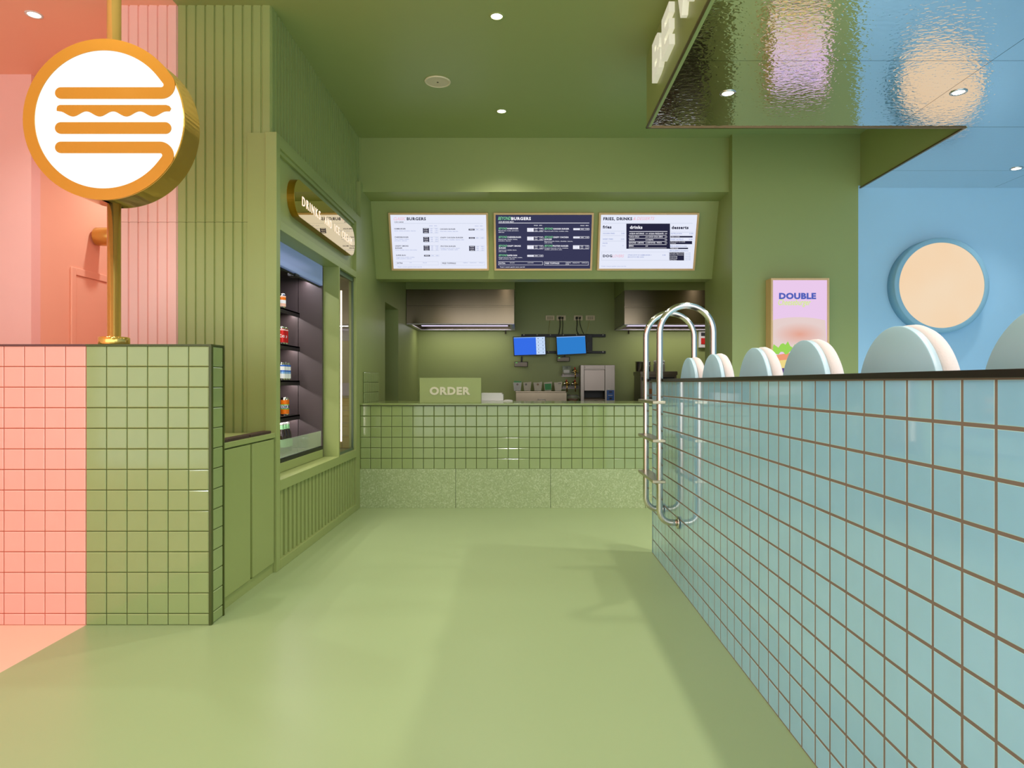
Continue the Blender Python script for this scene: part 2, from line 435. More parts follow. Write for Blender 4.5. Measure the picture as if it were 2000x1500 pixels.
# ================================================================== left half wall (pink and green tiles)
LX, LY0, LY1, LZ = -1.522, 3.33, 3.466, 1.36
t = thing('tiled_half_wall', (-2.9, 3.4, 0), 'pink and green tiled half wall on the left carrying the round burger sign', 'half wall')
b = B(); b.box(-4.6, -2.126, LY0, LY1, 0, LZ, mi=0); b.box(-2.126, LX, LY0, LY1, 0, LZ, mi=1); b.obj('wall_core', [GROUT_P, GROUT_G], t)
zs = [0.0] + [LZ - 0.1003 * k for k in range(13, -1, -1)]
b = B(); b.tiles((0, LY0, 0), (1, 0, 0), (0, 0, 1), (0, -1, 0), [-2.126 - 0.1 * k for k in range(24, -1, -1)], zs)
o = b.obj('pink_tiling', [TILE_P, TILE_P_RIM], t); o['label'] = 'salmon pink glazed square tiles'
b = B(); b.tiles((0, LY0, 0), (1, 0, 0), (0, 0, 1), (0, -1, 0), [-2.126 + 0.1 * k for k in range(6)] + [LX - 0.004], zs)
b.tiles((LX, LY0, 0), (0, 1, 0), (0, 0, 1), (1, 0, 0), [0.012, 0.128], zs)
o = b.obj('green_tiling', [TILE_G, TILE_G_RIM], t); o['label'] = 'olive green glazed square tiles'
b = B(); b.box(-4.6, -2.126, LY0 - 0.008, LY1 + 0.004, LZ, LZ + 0.009); o = b.obj('cap_strip', [mat('plum_cap', (106, 62, 60), 0.4)], t)
b = B(); b.box(-2.126, LX + 0.008, LY0 - 0.008, LY1 + 0.004, LZ, LZ + 0.009)
b.box(LX - 0.003, LX + 0.009, LY0 - 0.009, LY0 + 0.012, 0, LZ); b.box(LX, LX + 0.009, LY1 - 0.008, LY1 + 0.004, 0, LZ)
b.obj('corner_trim', [CAPG], t)

# ================================================================== round burger sign on its gold pole
SX, SY, SZ, SR = -2.03, 3.395, 2.458, 0.39
YFACE, YBACK = 3.315, 3.475
t = thing('burger_sign', (SX, SY, LZ + 0.009), 'round gold light-up burger sign on a gold pole above the half wall', 'sign')
b = B(); b.lathe((SX, SY, LZ + 0.009), [(0, 0), (0.068, 0), (0.070, 0.003), (0.070, 0.034), (0.066, 0.039), (0.036, 0.04), (0.0315, 0.042)], n=40); b.obj('pole_base', [GOLD], t)
b = B(); b.cyl((SX, SY, LZ + 0.03), 0.031, SZ - SR - LZ - 0.02, n=32); b.obj('lower_pole', [GOLD], t)
b = B(); b.cyl((SX, SY, SZ + SR - 0.01), 0.032, ZC - SZ - SR + 0.01, n=32); b.obj('upper_pole', [GOLD], t)
b = B(); b.lathe((SX, YFACE, SZ), [(0, 0.004), (SR - 0.02, 0.004), (SR - 0.004, 0.0), (SR, 0.003), (SR, 0.003), (SR, YBACK - YFACE - 0.003), (SR, YBACK - YFACE - 0.003), (SR - 0.004, YBACK - YFACE), (0, YBACK - YFACE)], axis='Y', n=128)
drum = b.obj('drum_body', [GOLD_SIDE], t)
def dsc(r, y, n=128): return [(SX + r * math.cos(2 * math.pi * k / n), y, SZ + r * math.sin(2 * math.pi * k / n)) for k in range(n)]
b = B(); b.prism(dsc(SR * 0.985, YFACE + 0.001), (0, -0.004, 0)); b.obj('light_panel', [SIGN_WHITE], t)
def stroke(path, hw, y, dy, b):
    """thick round-ended line through path points (u,v), in sign-face units"""
    P = [Vector(p) for p in path]; L, R = [], []
    for i, p in enumerate(P):
        d = (P[min(i + 1, len(P) - 1)] - P[max(i - 1, 0)]).normalized(); n = Vector((-d.y, d.x))
        L.append(p + n * hw); R.append(p - n * hw)
    def cap(c, d):
        a0 = math.atan2(d.y, d.x) + math.pi / 2
        return [c + Vector((math.cos(a0 - math.pi * k / 12), math.sin(a0 - math.pi * k / 12))) * hw for k in range(1, 12)]
    W = lambda p, yy: (SX + p.x * SR, yy, SZ + p.y * SR)
    vl = [b.bm.verts.new(W(p, y)) for p in L]; vr = [b.bm.verts.new(W(p, y)) for p in R]
    vl2 = [b.bm.verts.new(W(p, y + dy)) for p in L]; vr2 = [b.bm.verts.new(W(p, y + dy)) for p in R]
    for i in range(len(P) - 1):
        for q in ([vl[i], vl[i + 1], vr[i + 1], vr[i]], [vl2[i], vr2[i], vr2[i + 1], vl2[i + 1]], [vl[i], vl2[i], vl2[i + 1], vl[i + 1]], [vr[i], vr[i + 1], vr2[i + 1], vr2[i]]):
            b.bm.faces.new(q)
    for i, d in ((len(P) - 1, P[-1] - P[-2]), (0, P[0] - P[1])):
        c = cap(P[i], d)
        A = [W(p, y) for p in c]; A2 = [W(p, y + dy) for p in c]
        first, last = (L, R) if i else (R, L)
        pts = [W(first[i], y)] + A + [W(last[i], y)]
        b.prism(pts, (0, dy, 0))
    bmesh.ops.recalc_face_normals(b.bm, faces=b.bm.faces[:])
def fillet(p0, c, p1, r, n=14):
    p0, c, p1 = Vector(p0), Vector(c), Vector(p1)
    d0, d1 = (p0 - c).normalized(), (p1 - c).normalized()
    ang = math.acos(max(-1, min(1, d0.dot(d1)))); tl = r / math.tan(ang / 2)
    bis = (d0 + d1).normalized(); cen = c + bis * (r / math.sin(ang / 2))
    a, e = c + d0 * tl - cen, c + d1 * tl - cen
    a0, a1 = math.atan2(a.y, a.x), math.atan2(e.y, e.x)
    da = (a1 - a0 + math.pi) % (2 * math.pi) - math.pi
    return [cen + Vector((math.cos(a0 + da * k / n), math.sin(a0 + da * k / n))) * r for k in range(n + 1)]
rc, hw, th = 0.93, 0.071, math.radians(38)
tp = Vector((rc * math.cos(th), rc * math.sin(th))); tgt = Vector((math.sin(th), -math.cos(th)))
vt, vb = 0.327, -0.349
ct = tp + tgt * ((tp.y - vt) / math.cos(th))
tp2 = Vector((tp.x, -tp.y)); cb = Vector((tp.x, -tp.y)) + Vector((tgt.x, -tgt.y)) * ((-vb - 0) and ((-(vb) - 0) and ((tp.y + vb) / math.cos(th))))
path = [(-0.53, vt)] + [(-0.53 + 0.1 * k, vt) for k in range(1, 11)] + [tuple(p) for p in fillet((-0.5, vt), ct, tp, 0.10)]
N = 90
path += [(rc * math.cos(th + (2 * math.pi - 2 * th) * k / N), rc * math.sin(th + (2 * math.pi - 2 * th) * k / N)) for k in range(N + 1)]
path += [tuple(p) for p in fillet(tp2, cb, (-0.5, vb), 0.10)] + [(-0.53 + 0.1 * k, vb) for k in range(10, -1, -1)]
b = B(); yq = YFACE - 0.003
stroke(path, hw, yq, -0.005, b)
stroke([(-0.53 + 0.13 * k, -0.108) for k in range(11)], 0.072, yq, -0.005, b)
top = [(-0.58 + 0.05 * 0, 0.135), (-0.57, 0.165), (-0.54, 0.178)] + [(0.78, 0.178), (0.82, 0.165), (0.84, 0.135), (0.82, 0.10)]
N = 60; bot = []
for k in range(N + 1):
    u = 0.78 - (0.78 + 0.55) * k / N
    bot.append((u, 0.068 + 0.032 * math.cos(2 * math.pi * 4 * k / N) ))
b.prism([(SX + u * SR, yq, SZ + v * SR) for u, v in top + bot + [(-0.58, 0.105)]], (0, -0.005, 0))
o = b.obj('burger_emblem', [ORANGE_GOLD], t); o['label'] = 'orange gold burger outline of ring, bun lines, wavy lettuce and patty'

# ================================================================== waste cabinet behind the half wall
t = thing('waste_cabinet', (-1.75, 3.87, 0), 'low green two-door cabinet standing between the half wall and the drinks unit', 'cabinet')
CX = -1.54
b = B(); b.box(-2.1, CX - 0.02, 3.47, 4.248, 0.06, 0.835); b.obj('body', [GREEN], t)
b = B(); b.box(-2.1, CX - 0.012, 3.47, 4.248, 0.0, 0.06); b.obj('plinth', [GREEN], t)
for y0, y1 in ((3.474, 3.868), (3.90, 4.236)):
    b = B(); b.box(CX - 0.019, CX, y0, y1, 0.065, 0.832, 0.003); b.obj('door', [GREEN], t)
b = B(); b.box(-2.1, CX + 0.004, 3.47, 4.248, 0.84, 0.87, 0.003); b.obj('countertop', [GREEN], t)
b = B(); b.lathe((-1.80, 3.70, 0.871), [(0.11, 0), (0.15, 0), (0.15, 0.006), (0.145, 0.012), (0.115, 0.012), (0.11, 0.006), (0.11, 0)], n=40); b.obj('hole_rim', [GREEN], t)
BROWN = mat('brown_speckled_board', (70, 46, 38), 0.6, var=0.6, vscale=90)
for y0, y1, lab in ((3.475, 3.87, 'nearer brown speckled strip lying along the waste cabinet top'), (3.885, 4.20, 'farther brown speckled strip lying along the waste cabinet top')):
    b = B(); b.box(-1.60, -1.545, y0, y1, 0.8705, 0.886, 0.002); tag(b.obj('edge_strip', [BROWN]), lab, 'strip', 'brown strips on the waste cabinet')

# ================================================================== drinks display unit
DX = -1.53
FXP = -1.646
t = thing('drinks_display_unit', (-1.58, 5.38, 0), 'tall green drinks and ice cream display unit along the left wall', 'display unit')
b = B()
b.box(-1.60, DX, 4.25, 4.315, 0, 2.745, 0.002); b.box(-1.60, DX, 6.295, 6.5, 0, 2.745, 0.002)
b.box(-1.60, DX, 4.315, 6.295, 2.665, 2.745, 0.002); b.box(-1.66, DX, 4.315, 6.295, 2.150, 2.208, 0.002)
b.box(-1.66, DX, 4.315, 6.295, 0.497, 0.565, 0.002); b.box(-1.60, DX, 4.315, 6.295, 0, 0.06, 0.002)
b.box(-1.72, -1.60, 4.27, 4.315, 0, 2.745)
b.obj('frame', [GREEN], t)
b = B(); b.box(-1.60, -1.565, 4.31, 6.30, 2.205, 2.67)
b.box(-1.565, -1.545, 4.315, 4.335, 2.208, 2.665); b.box(-1.565, -1.545, 4.335, 6.295, 2.64, 2.665)
b.obj('sign_board', [GREEN], t)
b = B(); b.box(-1.70, DX, 5.70, 5.725, 0.56, 2.155, 0.002); b.obj('mullion', [GREEN], t)
b = B(); flutes_x(b, -1.545, 4.34, 6.29, 0.06, 0.497, 0.084, 0.036, 0.024, back=0.06); b.obj('vent_grille', [GREEN], t)
# showcase window on the right of the unit
b = B(); b.box(-1.572, -1.566, 5.725, 6.295, 0.585, 2.13); g_ = b.obj('showcase_glass', [GLASS], t)
b = B(); b.box(-1.575, -1.556, 6.275, 6.295, 0.565, 2.15); b.box(-1.575, -1.556, 5.725, 6.295, 2.11, 2.15); b.box(-1.575, -1.556, 5.725, 6.295, 0.565, 0.585); b.obj('glazing_bead', [mat('grey_green_bead', (90, 108, 84), 0.3)], t)
b = B(); b.box(-2.4, -2.38, 5.725, 6.5, 0.5, 2.2); b.box(-2.38, -1.58, 6.48, 6.5, 0.5, 2.2); b.box(-2.38, -1.6, 5.725, 6.48, 2.15, 2.2); b.box(-2.38, -1.6, 5.725, 6.48, 0.5, 0.56)
b.tiles((-1.6, 6.48, 0.56), (-1, 0, 0), (0, 0, 1), (0, -1, 0), [0.02, 0.11, 0.21, 0.31, 0.41, 0.5], [0, 0.12, 0.24, 0.36, 0.48], mi=1, mi_rim=1)  # tiles modelled behind the glass in place of the counter's reflection
b.box(-2.0, -1.62, 6.46, 6.48, 1.58, 1.70, mi=2); b.box(-2.0, -1.62, 6.46, 6.48, 1.06, 1.18, mi=2)
b.obj('showcase_lining', [mat('beige_lining', (176, 164, 138), 0.5), mat('counter_tile_reflection', (190, 170, 110), 0.2), mat('mauve_grey_ledge', (176, 164, 176), 0.4)], t)
b = B(); b.box(-1.596, -1.584, 5.975, 5.987, 0.667, 1.99); b.obj('light_strip', [LED_WARM], t)
area('showcase_light', (-1.66, 5.80, 1.3), 2.0, 0.05, 1.3, (1, 0.86, 0.76), (math.radians(90), 0, 0))

# gold sign with glowing letters
SGX0, SGX1, Y0, Y1, ZM, HR = -1.565, -1.515, 4.535, 6.176, 2.437, 0.127
t = thing('drinks_sign', (SGX0, (Y0 + Y1) / 2, ZM), 'long rounded gold mirror sign reading DRINKS AND ICE CREAM', 'sign')
def stadium(x, grow=0.0, n=24):
    h = HR + grow; pts = []
    for k in range(n + 1):
        a = math.pi / 2 + math.pi * k / n; pts.append((x, Y0 + HR + h * math.cos(a), ZM + h * math.sin(a)))
    for k in range(n + 1):
        a = -math.pi / 2 + math.pi * k / n; pts.append((x, Y1 - HR + h * math.cos(a), ZM + h * math.sin(a)))
    return pts
b = B(); b.prism(stadium(SGX0), (SGX1 - SGX0 - 0.002, 0, 0)); b.obj('sign_case', [mat('brushed_gold', (206, 150, 56), 0.28, metal=1.0)], t)
b = B(); b.prism(stadium(SGX1 - 0.002, -0.001), (0.002, 0, 0)); b.obj('mirror_face', [mat('mirror_gold', (236, 206, 132), 0.02, metal=1.0, var=0)], t)
for wd in (('DRINKS', 4.70, 0.42), ('AND', 5.235, 0.19), ('ICE', 5.505, 0.15), ('CREAM', 5.735, 0.33)):
    b = B(); Text().add(wd[0], wd[1], 2.402, wd[2], 0.064, 0.0, spacing=1.35).into(b, lambda u, v, d: (SGX1 + 0.0005 + d, u, v), 0.002)
    o = b.obj('word_lettering', [MATS.get('letter_glow') or glow('letter_glow', (255, 240, 222), 1.1)], t); o['label'] = 'glowing white capital letters ' + wd[0]

# ================================================================== drinks fridge set into the unit
t = thing('drinks_fridge', (-1.98, 5.0, 0.565), 'dark open-front drinks fridge with lit shelves set into the green unit', 'fridge')
FY0, FY1 = 4.32, 5.69
b = B(); b.box(-2.34, -2.30, FY0, FY1, 0.565, 2.14); b.box(-2.30, -1.86, FY1 - 0.03, FY1 + 0.005, 0.565, 2.14); b.box(-1.855, -1.66, FY1 - 0.03, FY1 + 0.005, 0.565, 2.14); b.box(-2.3, -1.66, FY0, FY0 + 0.03, 0.565, 2.14)
b.box(-2.3, -1.70, FY0 + 0.03, FY1 - 0.03, 0.60, 0.64); b.box(-2.30, -1.72, FY0 + 0.03, FY1 - 0.03, 2.08, 2.14)
b.obj('cabinet_lining', [DARKBROWN], t)
b = B(); b.box(-1.70, -1.655, FY0 + 0.03, FY1 - 0.03, 1.985, 2.15, 0.004); b.obj('header_panel', [mat('blue_grey_header', (128, 148, 190), 0.25, metal=0.3, emit=(150, 172, 225), estr=0.25)], t)
b = B(); b.tube([(-1.675, FY0 + 0.03, 1.975), (-1.675, FY1 - 0.05, 1.975)], 0.008); b.box(-1.72, -1.66, 5.0, 5.09, 1.963, 1.985, 0.003); b.obj('blind_rail', [BLACK], t)
b = B(); b.box(-1.72, -1.655, FY0 + 0.03, FY1 - 0.03, 0.63, 0.66, 0.004); b.obj('bottom_rail', [BLACK], t)
b = B(); b.box(-1.70, -1.652, FY0 + 0.03, FY1 - 0.03, 0.566, 0.63, 0.003); b.obj('kick_panel', [GREEN], t)
SHZ = [1.76, 1.48, 1.20, 0.92]
SHX = -1.845
sh0 = None
for k, z in enumerate(SHZ):
    b = B(); b.box(-2.30, SHX, FY0 + 0.03, FY1 - 0.032, z - 0.012, z); b.box(SHX - 0.008, SHX, FY0 + 0.03, FY1 - 0.032, z - 0.040, z, 0.002); b.obj('shelf', [SHELFM], t)
    area('shelf_light', (SHX - 0.055, 5.0, z - 0.0135), 3.2, 1.30, 0.012, (1.0, 0.93, 0.93), (0, 0, math.radians(90)))
area('fridge_light', (-1.775, 5.0, 2.03), 4.2, 1.30, 0.012, (0.97, 0.93, 1.0), (0, 0, math.radians(90)))
b = B(); b.box(-1.668, -1.660, FY0 + 0.04, FY1 - 0.06, 0.662, 0.785); b.obj('guard_panel', [mat('clear_guard_acrylic', (235, 244, 225), 0.02, trans=0.75, ior=1.5, var=0)], t)

def can(name, c, r, h, mats, label, group, bands, text=None, tmat=None, cat='drink can'):
    x, y, z = c
    t = thing(name, c, label, cat, group)
    prof = [(0, 0), (r * 0.72, 0), (r * 0.78, 0.004), (r, 0.014)] + [(r, 0.014)]
    b = B(); b.lathe(c, [(0, 0), (r * 0.78, 0), (r * 0.8, 0.003), (r * 0.98, 0.013), (r, 0.016)], n=28, mi=0)
    zz = 0.016
    for frac, mi in bands:
        z1 = 0.016 + (h - 0.034) * frac; b.lathe(c, [(r, zz), (r, z1)], n=28, mi=mi); zz = z1
    b.lathe(c, [(r, zz), (r * 0.98, zz + 0.003), (r * 0.84, h - 0.004)], n=28, mi=0)
    b.obj('can_body', mats, t)
    b = B(); b.lathe(c, [(r * 0.84, h - 0.004), (r * 0.86, h), (r * 0.8, h), (r * 0.78, h - 0.004), (0, h - 0.004)], n=28); b.obj('lid', [STEEL], t)
    if text:
        b = B(); s_, hh, z0, a0, a1 = text
        Text().add(s_, 0, z0, a1 - a0, hh, 0.01, 0.15).into(b, lambda u, v, d: (x + (r + 0.0006) * math.sin(a0 + u), y - (r + 0.0006) * math.cos(a0 + u), z + v))
        b.obj('can_lettering', [tmat], t)
    return t
RED = mat('red_can', (206, 32, 26), 0.25, metal=0.3); ORC = mat('orange_can', (240, 118, 14), 0.25, metal=0.3)
WHT = mat('white_ink', (238, 236, 232), 0.4); BLC = mat('light_blue_can', (150, 190, 235), 0.25, metal=0.3); BLD = mat('blue_can', (60, 110, 205), 0.25, metal=0.3)
PKO = mat('peach_can', (242, 190, 160), 0.3); NAVY = mat('navy_ink', (26, 34, 92), 0.4); LEAF = mat('leaf_green_ink', (92, 176, 44), 0.4)
cx = SHX - 0.032
def at_y(px, X): return F * X / (px - VX)
can('drink_can', (cx - 0.005, 5.335, SHZ[0]), 0.033, 0.116, [STEEL, ORC, PKO, WHT], 'peach and orange drink can on the top fridge shelf', 'cans in the fridge', [(0.30, 2), (0.62, 3), (0.88, 1), (1, 2)])
for y, l in ((5.39, 'red drink can on the second fridge shelf, nearer the end wall'), (5.332, 'red drink can on the second fridge shelf, beside the green post')):
    can('drink_can', (cx, y, SHZ[1]), 0.028, 0.14, [STEEL, RED, WHT], l, 'cans in the fridge', [(0.9, 1), (0.95, 2), (1, 1)], ('Coca', 0.026, 0.055, -0.2, 1.0), WHT)
for y, l in ((5.45, 'light blue drink can on the middle fridge shelf, nearest the end wall'), (5.39, 'light blue drink can on the middle fridge shelf, middle of three'), (5.332, 'light blue drink can on the middle fridge shelf, beside the green post')):
    can('drink_can', (cx, y, SHZ[2]), 0.028, 0.14, [STEEL, BLC, BLD, WHT], l, 'cans in the fridge', [(0.35, 3), (0.5, 1), (0.6, 2), (0.88, 3), (1, 2)])
can('drink_can', (cx - 0.003, 5.405, SHZ[3]), 0.033, 0.145, [STEEL, ORC, NAVY, LEAF], 'tall orange drink can with a dark blue band on the fourth fridge shelf', 'cans in the fridge', [(0.32, 1), (0.38, 3), (0.60, 2), (0.68, 3), (1, 1)], ('FANTA', 0.03, 0.058, -1.1, 1.2), WHT)
DKG = mat('dark_bottle_glass', (44, 30, 22), 0.06, coat=0.4); LBG = mat('pale_green_label', (150, 205, 150), 0.5)
for k, (y, l) in enumerate(((5.298, 'leftmost dark bottle with green label at the bottom of the fridge'), (5.36, 'middle dark bottle with green label at the bottom of the fridge'), (5.424, 'rightmost dark bottle with green label at the bottom of the fridge'))):
    c = (-1.865, y, 0.641); tb = thing('beer_bottle', c, l, 'bottle', 'bottles at the bottom of the fridge')
    b = B(); b.lathe(c, [(0, 0), (0.029, 0), (0.031, 0.005), (0.031, 0.125), (0.027, 0.15), (0.016, 0.178), (0.0135, 0.20), (0.0135, 0.222), (0, 0.222)], n=24); b.obj('bottle_glass', [DKG], tb)
    b = B(); b.lathe(c, [(0.0316, 0.04), (0.0316, 0.10)], n=24); b.obj('bottle_label', [LBG], tb)
    b = B(); b.lathe(c, [(0.0165, 0.172), (0.0145, 0.200), (0.0145, 0.212)], n=24); b.obj('neck_label', [LBG], tb)
    b = B(); b.lathe(c, [(0.0142, 0.212), (0.016, 0.214), (0.0155, 0.224), (0.012, 0.229), (0, 0.229)], n=24); b.obj('bottle_cap', [WHITE], tb)

# ================================================================== order counter
KY = 6.44
t = thing('order_counter', (0.24, 6.9, 0), 'long green tiled order counter with a terrazzo base across the back', 'counter')
b = B(); b.box(-1.53, 1.995, KY + 0.006, 7.2, 0.37, 0.967); b.obj('counter_core', [GROUT_G], t)
b = B(); b.tiles((0, KY + 0.006, 0), (1, 0, 0), (0, 0, 1), (0, -1, 0), [-1.528] + [-1.433 + 0.1 * k for k in range(35)] + [1.99], [0.367 + 0.1 * k for k in range(7)], gap=0.0055); b.obj('tiling', [TILE_G, TILE_G_RIM], t)
b = B(); b.box(-1.53, 1.995, KY - 0.008, 7.35, 0.970, 0.987, 0.003); b.obj('worktop', [mat('green_glossy_worktop', (140, 154, 88), 0.18, coat=0.3)], t)
b = B(); b.box(-1.53, 1.995, KY - 0.010, KY + 0.02, 0.962, 0.970); b.obj('edge_trim', [CAPG], t)
for x0, x1 in ((-1.53, -0.630), (-0.627, 0.265), (0.268, 1.16), (1.163, 1.995)):
    b = B(); b.box(x0, x1, KY - 0.002, 7.2, 0, 0.369, 0.001); b.obj('terrazzo_slab', [TERRAZZO], t)
t = thing('order_sign', (-0.693, 6.6, 0.987), 'green box sign reading ORDER standing on the counter', 'sign')
b = B(); b.box(-0.99, -0.396, 6.58, 6.64, 0.987, 1.23, 0.002); b.obj('sign_board', [GREEN], t)
b = B(); Text().add('ORDER', -0.892, 1.064, 0.392, 0.079, 0.045, spacing=1.12).into(b, lambda u, v, d: (u, 6.5795 - d, v), 0.004); b.obj('sign_lettering', [CREAM], t)
t = thing('white_counter_box', (-0.33, 7.18, 0.987), 'low white box on the order counter just right of the ORDER sign', 'box')  # plain low white box, its use is unknown
b = B(); b.box(-0.432, -0.21, 7.08, 7.3, 0.995, 1.075, 0.004); b.box(-0.212, -0.198, 7.08, 7.3, 0.995, 1.062, 0.003); b.obj('housing', [WHITE], t)
b = B(); b.box(-0.432, -0.10, 7.02, 7.33, 0.987, 0.994, 0.001); b.obj('base_plate', [WHITE], t)
b = B(); b.lathe((-0.15, 7.14, 0.994), [(0, 0), (0.05, 0), (0.052, 0.004), (0.03, 0.01), (0, 0.012)], n=24); b.obj('paper_slip', [WHITE], t)

# ================================================================== menu screens
ax = (PB - PT).normalized(); out = Vector((0, -ax.z * -1, 0)); out = Vector((0, ax.z, -ax.y))   # panel normal towards the guests
if out.y > 0: out = -out
INK = glow('menu_ink', (52, 52, 84), 0.55); BLUEINK = glow('menu_blue_ink', (120, 140, 205), 0.9); PINKINK = glow('menu_pink_ink', (247, 178, 196), 0.95)
WHITEINK = glow('menu_white_ink', (246, 246, 255), 1.0); GREENINK = glow('menu_green_ink', (140, 226, 166), 0.92); LINEINK = glow('menu_line_ink', (196, 206, 226), 0.9)
PAPER = glow('menu_white_ground', (230, 234, 250), 1.0); NIGHT = glow('menu_dark_ground', (56, 57, 86), 1.0)
SLOPE_T0, SLOPE_T1 = 0.1403 * (PB - PT).length, 0.877 * (PB - PT).length
def menu(name_label, x0, x1, ground, inner, layers):
    mid = PT + ax * ((SLOPE_T0 + SLOPE_T1) / 2)
    t = thing('menu_screen', ((x0 + x1) / 2, mid.y, mid.z), name_label, 'menu screen', 'menu screens above the counter')
    H = SLOPE_T1 - SLOPE_T0; W = x1 - x0; fw = 0.019
    def tf(u, v, d): # u right 0..1, v down 0..1 over the whole frame, d towards viewer
        p = PT + ax * (SLOPE_T0 + v * H) + out * d
        return Vector((x0 + u * W, p.y, p.z))
    fu, fv = fw / W, fw / H
    b = B()
    def slab(u0, u1, v0, v1, d0, d1, mi=0):
        b.prism([tf(u0, v0, d0), tf(u1, v0, d0), tf(u1, v1, d0), tf(u0, v1, d0)], out * (d1 - d0), mi)
    slab(0, 1, 0, fv, 0, 0.045); slab(0, 1, 1 - fv, 1, 0, 0.045); slab(0, fu, fv, 1 - fv, 0, 0.045); slab(1 - fu, 1, fv, 1 - fv, 0, 0.045)
    b.obj('wooden_frame', [WOODF], t)
    b = B(); slab(fu, 1 - fu, fv, 1 - fv, 0.0, 0.036); b.obj('display', [ground], t)
    def px(x, y, d):
        L, R, T, Bt = inner[0](y), inner[1](y), inner[2], inner[3]
        return tf(fu + (x - L) / (R - L) * (1 - 2 * fu), fv + (y - T) / (Bt - T) * (1 - 2 * fv), d)
    for (nm, m, texts, rects, d) in layers:
        b = B(); T = Text()
        for it in texts:
            s_, x, y, w_, h_ = it[:5]; bold = it[5] if len(it) > 5 else 0.0; sh = it[6] if len(it) > 6 else 0.0
            T.add(s_, x, -y, w_, h_, bold, sh, res=2, spacing=1.0 + 3.2 * bold)
        T.into(b, lambda u, v, dd: px(u, -v, d))
        for (xa, ya, xb, yb) in rects:
            b.bm.faces.new([b.bm.verts.new(px(*q, d - 0.0003)) for q in ((xa, ya), (xa, yb), (xb, yb), (xb, ya))])
        b.obj(nm, [m], t)
    return t
def outline(x0, y0, x1, y1, w=3): return [(x0, y0, x1, y0 + w), (x0, y1 - w, x1, y1), (x0, y0, x0 + w, y1), (x1 - w, y0, x1, y1)]
# --- left screen (coordinates are a drawing grid of the screen)
tx, ink, bl, ln, wi = [], [], [], [], []
D = []; R = []; BL = []; LN = []; WI = []
D += [('BURGERS', 340, 235, 228, 36, 0.036), ('CON CARNE', 192, 262, 108, 14, 0.02), ('HAMBURGER', 190, 341, 134, 16, 0.02), ('CHEESEBURGER', 190, 440, 166, 16, 0.02), ('CRISPY SMOKE', 194, 544, 158, 16, 0.02), ('BURGER', 196, 569, 82, 16, 0.02),
      ('SUPER BUN', 203, 655, 114, 16, 0.02), ('CHICKEN BURGER', 732, 345, 184, 16, 0.02), ('CRISPY CHICKEN BURGER', 734, 444, 272, 16, 0.02), ('PROTEIN BURGER', 736, 547, 180, 16, 0.02), ('EXTRA', 212, 749, 68, 16, 0.02), ('FREE TOPPINGS', 752, 752, 162, 18, 0.02)]
BL += [('Carne, insalata, pomodoro, salsa bun', 190, 362, 254, 11), ('Carne, cheddar, insalata,', 190, 461, 170, 11), ('pomodoro, salsa bun', 190, 479, 146, 11), ('Carne, cheddar, bacon, salsa smoky', 196, 588, 256, 11), ('Doppia carne, cheddar, insalata,', 203, 675, 222, 11), ('cipolla, pomodoro, salsa bun', 203, 692, 184, 11),
       ('Pollo fritto, insalata, salsa bun', 734, 368, 212, 11), ('Pollo fritto, cheddar, bacon, salsa', 736, 466, 282, 11), ('Doppia carne, uovo, bacon', 736, 567, 228, 11), ('cheddar, insalata, salsa', 736, 584, 206, 11), ('Tutti i nostri panini sono serviti', 218, 792, 290, 11), ('SINGLE', 604, 303, 42, 9), ('MENU', 666, 303, 32, 9), ('SINGLE', 1148, 305, 44, 9), ('MENU', 1208, 305, 34, 9),
       ('CHEDDAR', 1000, 742, 56, 8), ('INSALATA', 1082, 742, 78, 8), ('CIPOLLA', 1188, 742, 56, 8), ('BACON', 364, 740, 24, 8), ('SALSE', 518, 742, 50, 8)]
for x, y, n in ((528, 324, 3), (530, 427, 3), (532, 529, 3), (535, 641, 1), (1072, 332, 1), (1073, 430, 1), (1074, 533, 3)):
    R.append((x, y, x + 72, y + n * 21)); LN += outline(x, y, x + 184, y + n * 21, 2)
    for k in range(n):
        WI.append((('SINGLE', 'DOUBLE', 'TRIPLE')[k], x + 12, y + 15 + 21 * k, 48, 10, 0.02))
        BL.append(('%.2f' % (6.5 + 1.5 * k + x % 3), x + 88, y + 15 + 21 * k, 26, 10, 0.01)); BL.append(('%.2f' % (9.5 + 1.5 * k + x % 3), x + 144, y + 15 + 21 * k, 28, 10, 0.01))
LN += [(192, 268, 1245, 271)] + outline(196, 722, 705, 766, 2) + outline(738, 726, 1258, 768, 2)
lin = (lambda y: 145 + 25 * (y - 170) / 638, lambda y: 1285.0, 170, 808)
menu('left menu screen, white, with CLASSIC BURGERS prices in an oak frame', -1.362, -0.348, PAPER, lin,
     [('dark_blocks', INK, [], R, 0.0365), ('dark_lettering', INK, D, [], 0.037), ('blue_lettering', BLUEINK, BL, [], 0.037), ('ruled_lines', LINEINK, [], LN, 0.037), ('pink_lettering', PINKINK, [('CLASSIC', 184, 234, 146, 36, 0.0, 0.35)], [], 0.037), ('white_lettering', WHITEINK, WI, [], 0.0375)])
